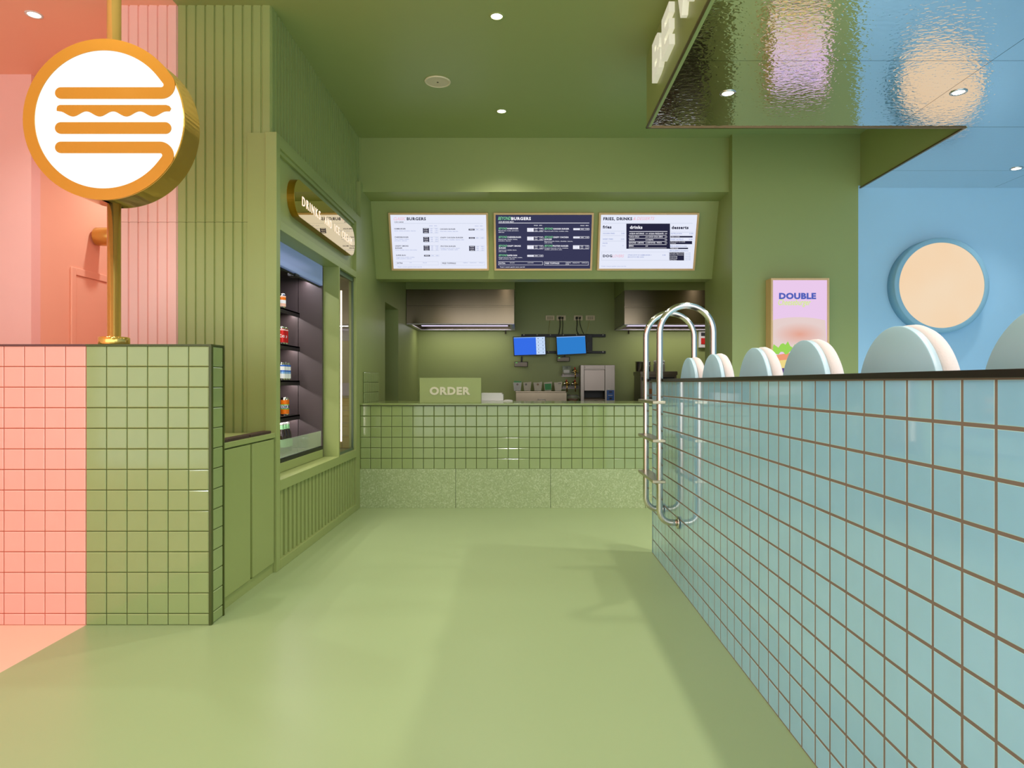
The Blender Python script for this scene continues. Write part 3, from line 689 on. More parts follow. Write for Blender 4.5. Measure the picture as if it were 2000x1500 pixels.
# --- middle screen
W_ = []; G_ = []; R = []; DK = []
W_ += [('BURGERS', 1568, 242, 232, 36, 0.04), ('CON BEYOND MEAT', 1420, 268, 180, 14, 0.02), ('HAMBURGER', 1520, 348, 132, 18, 0.03), ('CHEESEBURGER', 1520, 448, 164, 18, 0.03), ('CRISPY SMOKE', 1520, 551, 158, 18, 0.03), ('BURGER', 1420, 574, 84, 16, 0.03), ('SUPER BUN', 1520, 663, 114, 18, 0.03),
       ('CHICKEN BURGER', 2060, 351, 188, 18, 0.03), ('CRISPY CHICKEN', 2060, 449, 180, 18, 0.03), ('BURGER', 1958, 472, 88, 16, 0.03), ('PROTEIN BURGER', 2056, 551, 184, 18, 0.03), ('EXTRA', 1426, 755, 70, 16, 0.03), ('FREE TOPPINGS', 1966, 757, 166, 18, 0.03),
       ('Beyond meat, insalata, pomodoro,', 1418, 368, 236, 11, 0.01), ('salsa bun', 1418, 387, 66, 11, 0.01), ('Beyond meat, cheddar, insalata,', 1418, 469, 222, 11, 0.01), ('pomodoro, salsa bun', 1418, 487, 144, 11, 0.01), ('Beyond meat, cheddar, bacon,', 1418, 595, 212, 11, 0.01), ('salsa smoky', 1418, 613, 90, 11, 0.01), ('Doppio beyond meat, cheddar, insalata,', 1418, 684, 278, 11, 0.01), ('cipolla, pomodoro, salsa bun', 1418, 701, 188, 11, 0.01),
       ('Beyond pollo fritto, insalata, salsa', 1960, 374, 278, 11, 0.01), ('Beyond pollo fritto, cheddar, bacon,', 1958, 492, 332, 11, 0.01), ('salsa smoky', 1958, 509, 92, 11, 0.01), ('Doppia beyond, uovo, insalata,', 1958, 572, 280, 11, 0.01), ('cheddar, pomodoro, salsa', 1958, 590, 206, 11, 0.01), ('Tutti i nostri panini sono serviti', 1430, 798, 294, 12, 0.02),
       ('SINGLE', 1834, 307, 46, 10, 0.02), ('MENU', 1898, 307, 32, 10, 0.02), ('SINGLE', 2380, 309, 48, 10, 0.02), ('MENU', 2443, 309, 34, 10, 0.02), ('CHEDDAR', 2206, 748, 62, 9, 0.02), ('INSALATA', 2290, 748, 82, 9, 0.02), ('CIPOLLA', 2396, 748, 68, 9, 0.02), ('SALSE', 2206, 762, 40, 9, 0.02), ('BACON', 1550, 748, 54, 9, 0.02), ('UOVO', 1758, 748, 70, 9, 0.02)]
G_ += [('BEYOND', 1414, 240, 150, 38, 0.01, 0.3)] + [('BEYOND', 1418, y, 100, 24, 0.01, 0.3) for y in (350, 449, 552, 664)] + [('BEYOND', 1958, y, 98, 24, 0.01, 0.3) for y in (352, 450, 552)]
R += [(1418, 272, 2485, 277)] + outline(1414, 726, 1935, 770) + outline(1952, 728, 2476, 772)
for x, y, n in ((1755, 332, 2), (1755, 433, 2), (1755, 535, 2), (1755, 648, 1), (2298, 335, 1), (2297, 431, 1), (2294, 535, 2)):
    R.append((x, y, x + 76, y + n * 22)); R += outline(x, y, x + 188, y + n * 22)
    for k in range(n):
        DK.append((('SINGLE', 'DOUBLE')[k], x + 12, y + 15 + 22 * k, 50, 10, 0.0))
        W_.append(('%.2f' % (8.5 + 1.5 * k), x + 90, y + 16 + 22 * k, 30, 12, 0.02)); W_.append(('%.2f' % (11.5 + 1.5 * k), x + 144, y + 16 + 22 * k, 32, 12, 0.02))
lin = (lambda y: 1385.0 + 3 * (y - 180) / 632, lambda y: 2516 - 20 * (y - 180) / 632, 180, 812)
menu('middle menu screen, dark navy, with BEYOND BURGERS prices in an oak frame', -0.29, 0.728, NIGHT, lin,
     [('white_lettering', WHITEINK, W_, R, 0.037), ('green_lettering', GREENINK, G_, [], 0.0375), ('blue_lettering', BLUEINK, DK, [], 0.0378)])
# --- right screen
D = []; BL = []; LN = []; R = []; WI = []; WR = []
D += [('FRIES, DRINKS', 714, 243, 342, 34, 0.045), ('fries', 708, 340, 102, 34, 0.05), ('desserts', 1522, 346, 200, 34, 0.05), ('DOG', 708, 686, 110, 32, 0.045)]
R += [(986, 284, 1503, 584), (1509, 430, 1770, 449), (1505, 491, 1764, 528), (1501, 571, 1716, 587), (1496, 626, 1668, 725)]
BL += [('GOLDEN FRIES', 708, 406, 140, 13, 0.01), ('3.00', 926, 406, 38, 13, 0.01), ('SWEET FRIES', 706, 474, 122, 13, 0.01), ('3.50', 922, 474, 38, 13, 0.01), ('SALSE', 704, 522, 58, 12, 0.01), ('bun', 704, 552, 38, 9), ('.50', 936, 550, 16, 9), ('NUTELLA BUN', 1514, 409, 128, 14, 0.01), ('3.50', 1732, 409, 44, 14, 0.01), ('SWEET NUTELLO', 1510, 477, 150, 14, 0.01), ('3.50', 1726, 477, 42, 14, 0.01),
       ('BEN & JERRYS Cookie', 1504, 558, 198, 13, 0.01), ('BEN & JERRYS Strawberry', 1500, 613, 218, 13, 0.01), ('STRACCETTI DI HAMBURGER +', 1004, 666, 280, 13, 0.01), ('BISCOTTO PER CANI', 1004, 690, 188, 13, 0.01), ('3.00', 1412, 666, 38, 13, 0.01), ('Tutti i nostri panini sono serviti', 690, 800, 290, 10)]
for k in range(5): BL.append(('mini', 1682, 641 + 20 * k, 28, 10)); BL.append(('3.50', 1714, 641 + 20 * k, 30, 10))
WI += [('drinks', 1028, 344, 148, 36, 0.04), ('ACQUA NATURALE', 1022, 408, 174, 16, 0.03), ('ACQUA FRIZZANTE', 1250, 409, 176, 16, 0.03), ('COCA COLA', 1022, 447, 116, 16, 0.03), ('COCA COLA ZERO', 1248, 447, 170, 16, 0.03), ('SPRITE', 1020, 483, 64, 16, 0.03), ('FANTA', 1246, 484, 60, 16, 0.03), ('ESTATHE - LIMONE', 1018, 520, 174, 16, 0.03), ('ESTATHE - PESCA', 1244, 520, 162, 16, 0.03), ('BIRRA', 1016, 557, 56, 16, 0.03),
       ('Gelato e nocciola', 1516, 444, 100, 11, 0.01), ('Sweet fries con nutella', 1512, 505, 170, 11, 0.01), ('e nocciola', 1512, 522, 60, 11, 0.01), ('Cookie dough', 1508, 584, 90, 11, 0.01)]
for k, s_ in enumerate(('Chocolate Fudge Brownie', 'Strawberry Cheesecake', 'Cookie Dough', 'Vanilla Dough', 'Peanut Butter')): WI.append((s_, 1502, 641 + 20 * k, (160, 158, 86, 86, 80)[k], 11, 0.01))
for k, y in enumerate((408, 447, 483, 520, 557)):
    WI.append(('2.00', 1212, y, 28, 13, 0.02))
    if k < 4: WI.append(('2.50', 1440, y, 28, 13, 0.02))
WR += [(1020, 374, 1472, 380)] + [(1014, y, 1462, y + 4) for y in (420, 457, 494, 531, 571)]
LN += [(706, 278, 1770, 281), (708, 372, 966, 375), (706, 424, 966, 427), (704, 490, 962, 493), (1512, 384, 1780, 387)] + outline(692, 620, 1490, 724, 2)
lin = (lambda y: 686 - 25 * (y - 180) / 645, lambda y: 1826 - 55 * (y - 180) / 645, 180, 825)
menu('right menu screen, white, with FRIES, DRINKS and DESSERTS prices in an oak frame', 0.782, 1.80, PAPER, lin,
     [('dark_blocks', INK, [], R, 0.0365), ('dark_lettering', INK, D, [], 0.037), ('blue_lettering', BLUEINK, BL, [], 0.037), ('ruled_lines', LINEINK, [], LN, 0.037), ('pink_lettering', PINKINK, [('& DESSERTS', 1068, 242, 252, 36, 0.0, 0.35), ('LOVERS', 820, 688, 138, 34, 0.0, 0.35)], [], 0.037), ('white_lettering', WHITEINK, WI, WR, 0.0375)])

# ================================================================== kitchen: extractor hoods
def hood(x0, x1, yf, label):
    t = thing('extractor_hood', ((x0 + x1) / 2, 9.6, 1.96), label, 'extractor hood', 'extractor hoods in the kitchen')
    b = B(); b.box(x0, x1, yf, yf + 0.02, 2.205, 2.42, 0.002); b.box(x0, x0 + 0.02, yf + 0.02, 10.1, 1.97, 2.42); b.box(x1 - 0.02, x1, yf + 0.02, 10.1, 1.97, 2.42); b.box(x0 + 0.02, x1 - 0.02, 10.08, 10.1, 1.97, 2.42)
    b.box(x0, x1, yf + 0.002, yf + 0.02, 1.965, 2.185, 0.002); b.box(x0, x1, yf + 0.012, yf + 0.02, 2.185, 2.205); b.box(x0 + 0.02, x1 - 0.02, yf + 0.02, 10.08, 2.40, 2.42)
    b.obj('canopy', [BRUSHED], t)
    b = B(); b.box(x0, x1, yf, yf + 0.05, 1.957, 1.967, 0.002); b.box(x0, x0 + 0.06, yf + 0.05, 10.1, 1.957, 1.967); b.box(x1 - 0.06, x1, yf + 0.05, 10.1, 1.957, 1.967); b.box(x0, x1, 10.0, 10.1, 1.955, 1.967); b.obj('bottom_rim', [mat('pale_steel', (206, 198, 208), 0.35, metal=0.6)], t)
    b = B()
    n = 6
    for k in range(n):
        a = x0 + 0.08 + (x1 - x0 - 0.16) * k / n; c = x0 + 0.08 + (x1 - x0 - 0.16) * (k + 1) / n - 0.01
        b.prism([(a, yf + 0.06, 2.01), (c, yf + 0.06, 2.01), (c, 9.98, 2.12), (a, 9.98, 2.12)], (0, 0, 0.02))
    b.obj('grease_filter', [BRUSHED_D], t)
    b = B(); b.box(x0 + 0.1, x1 - 0.1, 9.70, 9.80, 1.993, 2.0); b.obj('light_strip', [glow('hood_strip', (226, 214, 250), 1.2)], t)
    b = B(); b.cyl((x1 - 0.14 if x0 < 0 else x0 + 0.2, 10.04, 1.90), 0.012, 0.06, n=12); b.obj('drain_cock', [STEEL], t)
    return t
hood(-1.535, -0.105, 9.04, 'brushed steel extractor hood on the left side of the kitchen')
hood(1.365, 3.49, 9.12, 'brushed steel extractor hood on the right, seen behind the ladder')

# back worktop (its top is just hidden behind the order counter)
t = thing('back_worktop', (1.2, 9.7, 0), 'steel kitchen worktop along the back wall, behind the order counter', 'worktop')
b = B(); b.box(-0.6, 3.4, 9.35, 10.09, 0.86, 0.90, 0.003); b.obj('top', [BRUSHED_D], t)
b = B(); b.box(-0.58, 3.38, 9.42, 10.08, 0.1, 0.86); b.obj('cupboard', [BRUSHED_D], t)
WZ = 0.90
def P(x, y, Y): return ((x - VX) / F * Y, Y, EYE + (VY - y) / F * Y)
# steel topping counter with drawer handle, five paper-lined bins on top
t = thing('topping_chiller', (0.27, 9.75, WZ), 'long low steel topping unit under the row of paper bins', 'chiller')
b = B(); b.box(-0.09, 0.625, 9.60, 10.02, WZ, 1.045, 0.002); b.obj('body', [BRUSHED], t)
b = B(); b.box(-0.095, 0.615, 9.585, 10.03, 1.046, 1.066, 0.003); b.obj('top_plate', [BRUSHED], t)
b = B(); b.box(0.215, 0.325, 9.578, 9.60, 0.942, 0.950); b.box(0.215, 0.222, 9.578, 9.60, 0.90, 0.95); b.box(0.318, 0.325, 9.578, 9.60, 0.90, 0.95); b.obj('handle', [WHITE], t)
PAPER1 = mat('printed_paper', (232, 220, 204), 0.8, var=0.18, vscale=120); PAPERW = mat('white_paper', (230, 226, 226), 0.8, var=0.08, vscale=100); GP = mat('mint_green_paper', (104, 176, 118), 0.7)
bins = [(0.0, -0.03, PAPERW, 'white bin with green paper, left end of the row', (120, 50, 60)), (0.0, -0.02, PAPER1, 'bin with a black round mark, second from left', (30, 30, 34)), (0, 0.01, PAPER1, 'bin with a brown round mark, middle of five', (150, 96, 40)), (0, 0.03, PAPER1, 'bin with a green sheet on its front', (90, 170, 110)), (0, 0.02, PAPER1, 'bin with dark digits, right end of the row', (40, 40, 40))]
BX = [(1002.2, 1018.8), (1022, 1037.8), (1042, 1059), (1062.5, 1078.5), (1082.4, 1098)]
for k, ((p0, p1), (_, yaw, m, lab, mk)) in enumerate(zip(BX, bins)):
    Yb = 9.72; x0, x1 = (p0 - VX) / F * Yb, (p1 - VX) / F * Yb; z0 = 1.067; z1 = 1.188; cxm = (x0 + x1) / 2; hwid = (x1 - x0) / 2
    t = thing('paper_bin', (cxm, Yb + 0.06, z0), lab + ', on the topping unit', 'bin', 'paper bins on the topping unit')
    b = B(); lo = [(cxm - hwid * 0.78, Yb + 0.01, z0), (cxm + hwid * 0.78, Yb + 0.01, z0), (cxm + hwid * 0.78, Yb + 0.13, z0), (cxm - hwid * 0.78, Yb + 0.13, z0)]
    hi = [(cxm - hwid, Yb, z1), (cxm + hwid, Yb, z1 + 0.006 * (k % 2)), (cxm + hwid, Yb + 0.15, z1 + 0.01), (cxm - hwid, Yb + 0.15, z1 - 0.006 * (k % 3))]
    vl = [b.bm.verts.new(p) for p in lo]; vh = [b.bm.verts.new(p) for p in hi]; b.bm.faces.new(vl)
    for q in range(4): b.bm.faces.new([vl[q], vl[(q + 1) % 4], vh[(q + 1) % 4], vh[q]])
    bmesh.ops.recalc_face_normals(b.bm, faces=b.bm.faces[:]); b.obj('bin_body', [m], t)
    b = B(); b.poly([(cxm - hwid * 0.95, Yb + 0.02, z1 - 0.02), (cxm + hwid * 0.95, Yb + 0.02, z1 - 0.02), (cxm + hwid * 0.95, Yb + 0.14, z1 - 0.02), (cxm - hwid * 0.95, Yb + 0.14, z1 - 0.02)]); b.obj('contents', [m], t)
    mkm = mat('bin_mark_%d' % k, mk, 0.6)
    b = B()
    if k == 4: Text().add('19', cxm + 0.004, z0 + 0.095, 0.032, 0.018, 0.02).into(b, lambda u, v, d: (u, Yb - 0.001, v))
    elif k == 3: b.poly([(cxm - 0.05, Yb + 0.003 - 0.006, z0 + 0.10), (cxm - 0.042, Yb + 0.002, z0 + 0.012), (cxm + 0.046, Yb + 0.002, z0 + 0.016), (cxm + 0.046, Yb - 0.003, z0 + 0.105)])
    else:
        ring = [(math.cos(2 * math.pi * q / 20), math.sin(2 * math.pi * q / 20)) for q in range(20)]
        dx = -0.018 if k == 1 else 0.0
        for q in range(20):
            a, c = ring[q], ring[(q + 1) % 20]
            b.bm.faces.new([b.bm.verts.new((cxm + dx + p[0] * r_, Yb - 0.001, z0 + 0.092 + p[1] * r_)) for p, r_ in ((a, 0.013), (c, 0.013), (c, 0.008), (a, 0.008))])
        b.box(cxm + dx - 0.01, cxm + dx + 0.01, Yb - 0.0014, Yb - 0.001, z0 + 0.09, z0 + 0.094)
    b.obj('printed_mark', [mkm], t)
    if k == 0:
        b = B(); b.prism([(cxm - 0.05, Yb + 0.05, z1 - 0.02), (cxm + 0.058, Yb + 0.05, z1 - 0.02), (cxm + 0.056, Yb + 0.05, z1 + 0.016), (cxm - 0.048, Yb + 0.05, z1 + 0.024)], (0, 0.01, 0)); b.obj('green_paper', [GP], t)
SHELFG = mat('dark_steel_shelf', (92, 92, 74), 0.3, metal=0.6)
# two small wall shelves with dispensers and a clear tub
for (z, lab) in ((EYE + (VY - 729) / F * 9.9, 'upper small steel wall shelf left of the toaster'), (EYE + (VY - 753) / F * 9.9, 'lower small steel wall shelf left of the toaster')):
    t = thing('wall_shelf', (0.71, 10.0, z), lab, 'shelf', 'small wall shelves')
    b = B(); b.box(0.58, 0.83, 9.86, 10.098, z - 0.012, z, 0.002); b.obj('board', [SHELFG], t)
    b = B(); b.box(0.58, 0.83, 10.088, 10.098, z - 0.05, z - 0.012); b.box(0.585, 0.595, 9.9, 10.09, z - 0.035, z - 0.012); b.box(0.815, 0.825, 9.9, 10.09, z - 0.035, z - 0.012); b.obj('bracket', [BRUSHED_D], t)
z1s, z2s = EYE + (VY - 729) / F * 9.9, EYE + (VY - 753) / F * 9.9
REDM = mat('red_cap', (196, 30, 22), 0.4)
def dispenser(x, z, lab, hang):
    t = thing('sauce_dispenser', (x, 9.93, z), lab, 'dispenser', 'brass tap dispensers')
    b = B(); b.lathe((x, 9.97, z), [(0, 0), (0.046, 0), (0.052, 0.012), (0.05, 0.03), (0.036, 0.052), (0.016, 0.062), (0, 0.064)], n=28); b.obj('steel_dome', [STEEL], t)
    b = B(); b.tube([(x, 9.95, z + 0.03), (x, 9.85, z + 0.03), (x, 9.83, z + 0.01), (x, 9.83, z - hang)], 0.009, 10); b.tube([(x - 0.026, 9.83, z + 0.026), (x + 0.026, 9.83, z + 0.034)], 0.011, 10); b.lathe((x, 9.83, z + 0.02), [(0, 0), (0.017, 0), (0.017, 0.026), (0.012, 0.032), (0, 0.034)], n=16); b.obj('brass_tap', [GOLD], t)
    b = B(); b.tube([(x - 0.004, 9.83, z + 0.05), (x - 0.01, 9.825, z + 0.085)], 0.009, 10); b.obj('red_handle', [REDM], t)
dispenser(0.645, z2s, 'brass tap dispenser with a red lever on the lower shelf, left of the pair', 0.09)
dispenser(0.765, z2s, 'brass tap dispenser with a red lever on the lower shelf, next to the toaster', 0.09)
dispenser(0.765, z1s, 'brass tap dispenser with a red lever alone on the upper shelf', 0.075)
t = thing('clear_tub', (0.645, 9.95, z1s), 'clear tub with a white label on the upper wall shelf', 'tub')
b = B(); lo = 0.05; b.prism([(0.585, 9.9, z1s), (0.705, 9.9, z1s), (0.705, 10.02, z1s), (0.585, 10.02, z1s)], (0, 0, 0.095)); b.box(0.58, 0.71, 9.895, 10.025, z1s + 0.095, z1s + 0.108, 0.002); b.obj('tub_body', [PLASTIC_CLEAR], t)
b = B(); b.box(0.60, 0.685, 9.897, 9.899, z1s + 0.005, z1s + 0.05); b.obj('tub_label', [WHITE], t)
b = B(); Text().add('19', 0.63, z1s + 0.068, 0.03, 0.02, 0.03).into(b, lambda u, v, d: (u, 9.898, v)); b.obj('tub_number', [BLACK], t)
# clear scoop tub beside the toaster
t = thing('scoop_tub', (0.73, 9.65, WZ), 'rounded clear tub of brown crumbs beside the toaster', 'tub')
b = B(); b.lathe((0.712, 9.65, WZ), [(0, 0.0), (0.055, 0.0), (0.07, 0.02), (0.078, 0.09), (0.076, 0.115), (0.072, 0.115), (0.074, 0.09)], n=28); b.obj('tub_body', [PLASTIC_CLEAR], t)
b = B(); b.lathe((0.712, 9.65, WZ), [(0, 0.004), (0.05, 0.004), (0.066, 0.022), (0.07, 0.06), (0, 0.066)], n=24); b.obj('crumbs', [mat('brown_crumbs', (170, 104, 62), 0.9, var=0.5, vscale=80)], t)
b = B(); b.tube([(0.775, 9.63, WZ + 0.07), (0.796, 9.62, WZ + 0.09), (0.804, 9.62, WZ + 0.06)], 0.012, 10); b.obj('tub_handle', [PLASTIC_CLEAR], t)
# conveyor toaster
t = thing('conveyor_toaster', (1.07, 9.7, WZ), 'steel conveyor toaster with a blue control panel on the back worktop', 'toaster')
tx0, tx1 = (1134 - VX) / F * 9.6, (1201 - VX) / F * 9.6
tz = EYE + (VY - 713) / F * 9.6
ix0, ix1 = (1141 - VX) / F * 9.6, (1181.5 - VX) / F * 9.6
b = B(); b.box(tx0, ix0, 9.60, 9.9, WZ, tz, 0.003); b.box(ix1, tx1, 9.60, 9.9, WZ, tz, 0.003); b.box(ix0, ix1, 9.60, 9.9, tz - 0.065, tz, 0.003); b.box(ix0, ix1, 9.87, 9.9, WZ, tz - 0.065); b.box(ix0, ix1, 9.60, 9.87, WZ, WZ + 0.02)
b.obj('housing', [BRUSHED_D], t)
b = B(); b.box(ix0 + 0.003, ix1 - 0.003, 9.612, 9.63, WZ + 0.172, tz - 0.066, 0.002); b.box(ix0 + 0.01, ix1 - 0.01, 9.59, 9.61, tz - 0.045, tz - 0.012, 0.003); b.obj('front_panel', [mat('grey_front_steel', (172, 158, 150), 0.42, metal=0.7)], t)
b = B(); b.box(ix0 + 0.001, ix1 - 0.001, 9.64, 9.868, WZ + 0.165, WZ + 0.175); b.box(ix0 + 0.001, ix1 - 0.001, 9.86, 9.869, WZ + 0.02, WZ + 0.165); b.obj('inner_chute', [BLACK], t)
b = B(); b.prism([(ix0 + 0.002, 9.60, WZ + 0.035), (ix1 - 0.002, 9.60, WZ + 0.035), (ix1 - 0.002, 9.8, WZ + 0.065), (ix0 + 0.002, 9.8, WZ + 0.065)], (0, 0, 0.006)); b.obj('exit_slide', [mat('slide_steel', (200, 180, 160), 0.4, metal=0.5)], t)
b = B(); px0, px1 = (1185 - VX) / F * 9.6, (1199.5 - VX) / F * 9.6
b.box(px0, px1, 9.592, 9.60, EYE - 34 / F * 9.6, EYE - 14 / F * 9.6, 0.002); b.obj('control_panel', [mat('blue_panel', (40, 92, 176), 0.4)], t)
b = B(); b.box(px0 + 0.03, px0 + 0.075, 9.588, 9.592, EYE - 0.135, EYE - 0.118); b.box(px0 + 0.035, px0 + 0.07, 9.586, 9.592, EYE - 0.23, EYE - 0.205); b.obj('control_switch', [BLACK], t)
b = B(); b.box(px0 + 0.015, px0 + 0.085, 9.594, 9.60, EYE - 0.095, EYE - 0.08); b.box(px0 + 0.02, px0 + 0.08, 9.5905, 9.592, EYE - 0.178, EYE - 0.170); b.obj('panel_print', [WHITE], t)
# grill oven with pan and canister on the right
t = thing('grill_oven', (1.85, 9.7, WZ), 'dark steel grill oven on the back worktop behind the pool ladder', 'oven')
ox0, ox1 = (1252 - VX) / F * 9.4, (1322 - VX) / F * 9.4
b = B(); b.box(ox0, ox1, 9.42, 9.98, WZ, 1.29); b.box(ox0 - 0.01, ox1 + 0.01, 9.40, 9.99, 1.29, 1.34, 0.003); b.obj('body', [mat('dark_oven_steel', (112, 100, 88), 0.35, metal=0.8)], t)
b = B(); b.box(ox0 + 0.01, ox1 - 0.03, 9.408, 9.42, 1.215, 1.262, 0.002); b.obj('top_slot', [BLACK], t)
b = B(); b.box(ox0 + 0.02, ox1 - 0.02, 9.405, 9.42, 0.98, 1.20, 0.003); b.obj('oven_door', [BRUSHED_D], t)
b = B(); b.box(ox0 + 0.06, ox1 - 0.06, 9.40, 9.405, 1.03, 1.10); b.obj('door_window', [mat('amber_oven_glass', (178, 112, 66), 0.2)], t)
b = B(); b.box(ox0 + 0.03, ox1 - 0.03, 9.38, 9.405, 1.185, 1.20, 0.003); b.obj('handle', [STEEL], t)
t = thing('steel_pan', (1.70, 9.62, 1.34), 'round steel pan on top of the grill oven', 'pan')
b = B(); b.lathe((1.70, 9.62, 1.34), [(0, 0), (0.10, 0), (0.105, 0.004), (0.105, 0.13), (0.115, 0.134), (0.115, 0.14), (0.10, 0.14), (0.10, 0.01), (0, 0.01)], n=36); b.obj('pan_body', [STEEL], t)
b = B(); b.tube([(1.79, 9.56, 1.42), (1.80, 9.53, 1.42), (1.74, 9.50, 1.42), (1.73, 9.525, 1.42)], 0.006, 8); b.obj('handle', [STEEL], t)
t = thing('steel_canister', (1.93, 9.62, 1.34), 'pale steel lidded canister beside the pan on the grill oven', 'canister')
b = B(); b.lathe((1.93, 9.62, 1.34), [(0, 0), (0.078, 0), (0.08, 0.004), (0.08, 0.10), (0.074, 0.115), (0.066, 0.12), (0, 0.12)], n=32); b.obj('canister_body', [mat('pale_canister', (206, 200, 204), 0.3, metal=0.6)], t)
b = B(); b.lathe((1.93, 9.62, 1.46), [(0.066, 0), (0.078, 0.004), (0.078, 0.03), (0.07, 0.036), (0, 0.038)], n=32); b.obj('lid', [WHITE], t)
# red and white alarm box on the back wall
t = thing('alarm_box', (2.66, 10.1, 1.80), 'narrow white alarm box with a red button by the right hood', 'alarm')
b = B(); b.box(2.60, 2.74, 10.04, 10.098, 1.70, 1.94, 0.004); b.obj('case', [WHITE], t)
b = B(); b.box(2.63, 2.72, 10.03, 10.04, 1.75, 1.84, 0.003); b.obj('red_button', [REDM], t)
b = B(); b.box(2.63, 2.72, 10.034, 10.04, 1.87, 1.92, 0.002); b.obj('dark_display', [BLACK], t)
# sockets and cables
CORD = mat('black_cord', (22, 22, 20), 0.5); PALE_CORD = mat('pale_cord', (206, 200, 130), 0.5)
SK = [(1065.5, 1083, 'leftmost wall socket, with a pale cable', False), (1087, 1105, 'wall socket with two black plugs, second from the left', True), (1120.5, 1138, 'wall socket with two black plugs, third from the left', True), (1144, 1162, 'rightmost wall socket, with a pale cable', False)]
for p0, p1, lab, plug in SK:
    x0, x1 = (p0 - VX) / F * 10.09, (p1 - VX) / F * 10.09; zc = EYE + (VY - 621) / F * 10.09
    t = thing('wall_socket', ((x0 + x1) / 2, 10.1, zc), lab + ' above the order monitors', 'socket', 'wall sockets above the monitors')
    b = B(); b.box(x0, x1, 10.085, 10.1, zc - 0.037, zc + 0.037, 0.004); b.obj('face_plate', [CREAMDISC], t)
    b = B()
    for q in (-0.03, 0.0, 0.03): b.box((x0 + x1) / 2 + q - 0.012, (x0 + x1) / 2 + q + 0.012, 10.082, 10.085, zc - 0.022, zc + 0.022, 0.001)
    b.obj('socket_module', [mat('beige_module', (196, 176, 138), 0.5) if 'beige_module' not in MATS else MATS['beige_module']], t)
def cable(pts, r, m, lab, plug=None):
    t = thing('power_cable', P(*pts[0]), lab, 'cable', 'cables on the kitchen wall')
    w3 = [Vector(P(*p)) for p in pts]; sm = []
    for i in range(len(w3) - 1):
        p0, p1, p2, p3 = w3[max(i - 1, 0)], w3[i], w3[i + 1], w3[min(i + 2, len(w3) - 1)]
        for k in range(6):
            u = k / 6; sm.append(0.5 * ((2 * p1) + (-p0 + p2) * u + (2 * p0 - 5 * p1 + 4 * p2 - p3) * u * u + (-p0 + 3 * p1 - 3 * p2 + p3) * u ** 3))
    sm.append(w3[-1])
    b = B(); b.tube(sm, r, 8); b.obj('cord', [m], t)
    if plug:
        b = B(); b.cyl((w3[0].x, 10.035, w3[0].z), plug, 0.047, axis='Y', n=16, bev=0.003); b.obj('plug', [BLACK], t)
cable([(1074.5, 625, 10.075), (1072.5, 640, 10.08), (1071.5, 656, 10.08), (1074, 668, 10.08), (1071, 680, 10.08), (1067, 684, 10.08)], 0.004, PALE_CORD, 'pale cable hanging from the leftmost socket')
cable([(1093.2, 621, 10.06), (1094, 633, 10.06), (1093, 644, 10.07), (1090.5, 657, 10.07)], 0.006, CORD, 'thicker black cable from the second socket', 0.018)
cable([(1098.5, 621, 10.06), (1099.2, 633, 10.06), (1098.7, 645, 10.07), (1098.5, 657, 10.07)], 0.0045, CORD, 'thin black cable from the second socket', 0.012)
cable([(1126.5, 621, 10.06), (1127.4, 633, 10.06), (1126.5, 645, 10.07), (1130, 653, 10.07)], 0.006, CORD, 'thicker black cable from the third socket', 0.018)
cable([(1132.5, 621, 10.06), (1133, 633, 10.06), (1136, 643, 10.07), (1140, 652, 10.07)], 0.0045, CORD, 'thin black cable from the third socket', 0.012)
cable([(1151.5, 625, 10.075), (1149.5, 636, 10.08), (1146.5, 648, 10.08), (1144.5, 655, 10.08)], 0.004, PALE_CORD, 'pale cable hanging from the rightmost socket')
# wall rails for the monitors
KY2 = 10.06
def rail(p0, p1, y0, y1, lab):
    a, c = P(p0, y1, KY2), P(p1, y0, KY2)
    t = thing('monitor_rail', ((a[0] + c[0]) / 2, 10.08, (a[2] + c[2]) / 2), lab, 'rail', 'monitor rails on the kitchen wall')
    b = B(); b.box(a[0], c[0], KY2, 10.099, a[2], c[2], 0.003); b.obj('bar', [BLACK], t)
    n = max(3, int((p1 - p0) / 22))
    for k in range(n):
        b = B(); b.cyl((a[0] + 0.04 + (c[0] - a[0] - 0.08) * k / (n - 1), KY2 - 0.004, c[2] - 0.012), 0.009, 0.006, axis='Y', n=12); b.obj('bolt', [WHITE], t)
rail(1018, 1183, 652.5, 658.5, 'upper black rail on the kitchen wall behind the two monitors')
rail(1066, 1183, 685.5, 690.5, 'lower black rail on the kitchen wall behind the two monitors')
t = thing('monitor_bracket', (0.98, 10.03, 1.75), 'upright black bracket plate right of the second monitor', 'bracket')
a, c = P(1144, 689, 10.02), P(1157, 653, 10.02); b = B(); b.box(a[0], c[0], 10.02, 10.058, a[2], c[2], 0.004); b.obj('plate', [BLACK], t)
a, c = P(1146.5, 684, 10.0), P(1149, 668, 10.0); b = B(); b.box(a[0], c[0], 10.0, 10.02, a[2], c[2], 0.003); b.obj('slot_cover', [SHELFM], t)
SCR_A = glow('monitor_blue', (56, 112, 236), 0.95); SCR_B = glow('monitor_sky_blue', (50, 132, 214), 0.9); SCR_P = glow('monitor_white_pane', (196, 218, 248), 1.0); SCR_D = glow('monitor_symbols', (96, 110, 140), 0.8); SCR_BAR = glow('monitor_task_bar', (150, 190, 246), 0.95)
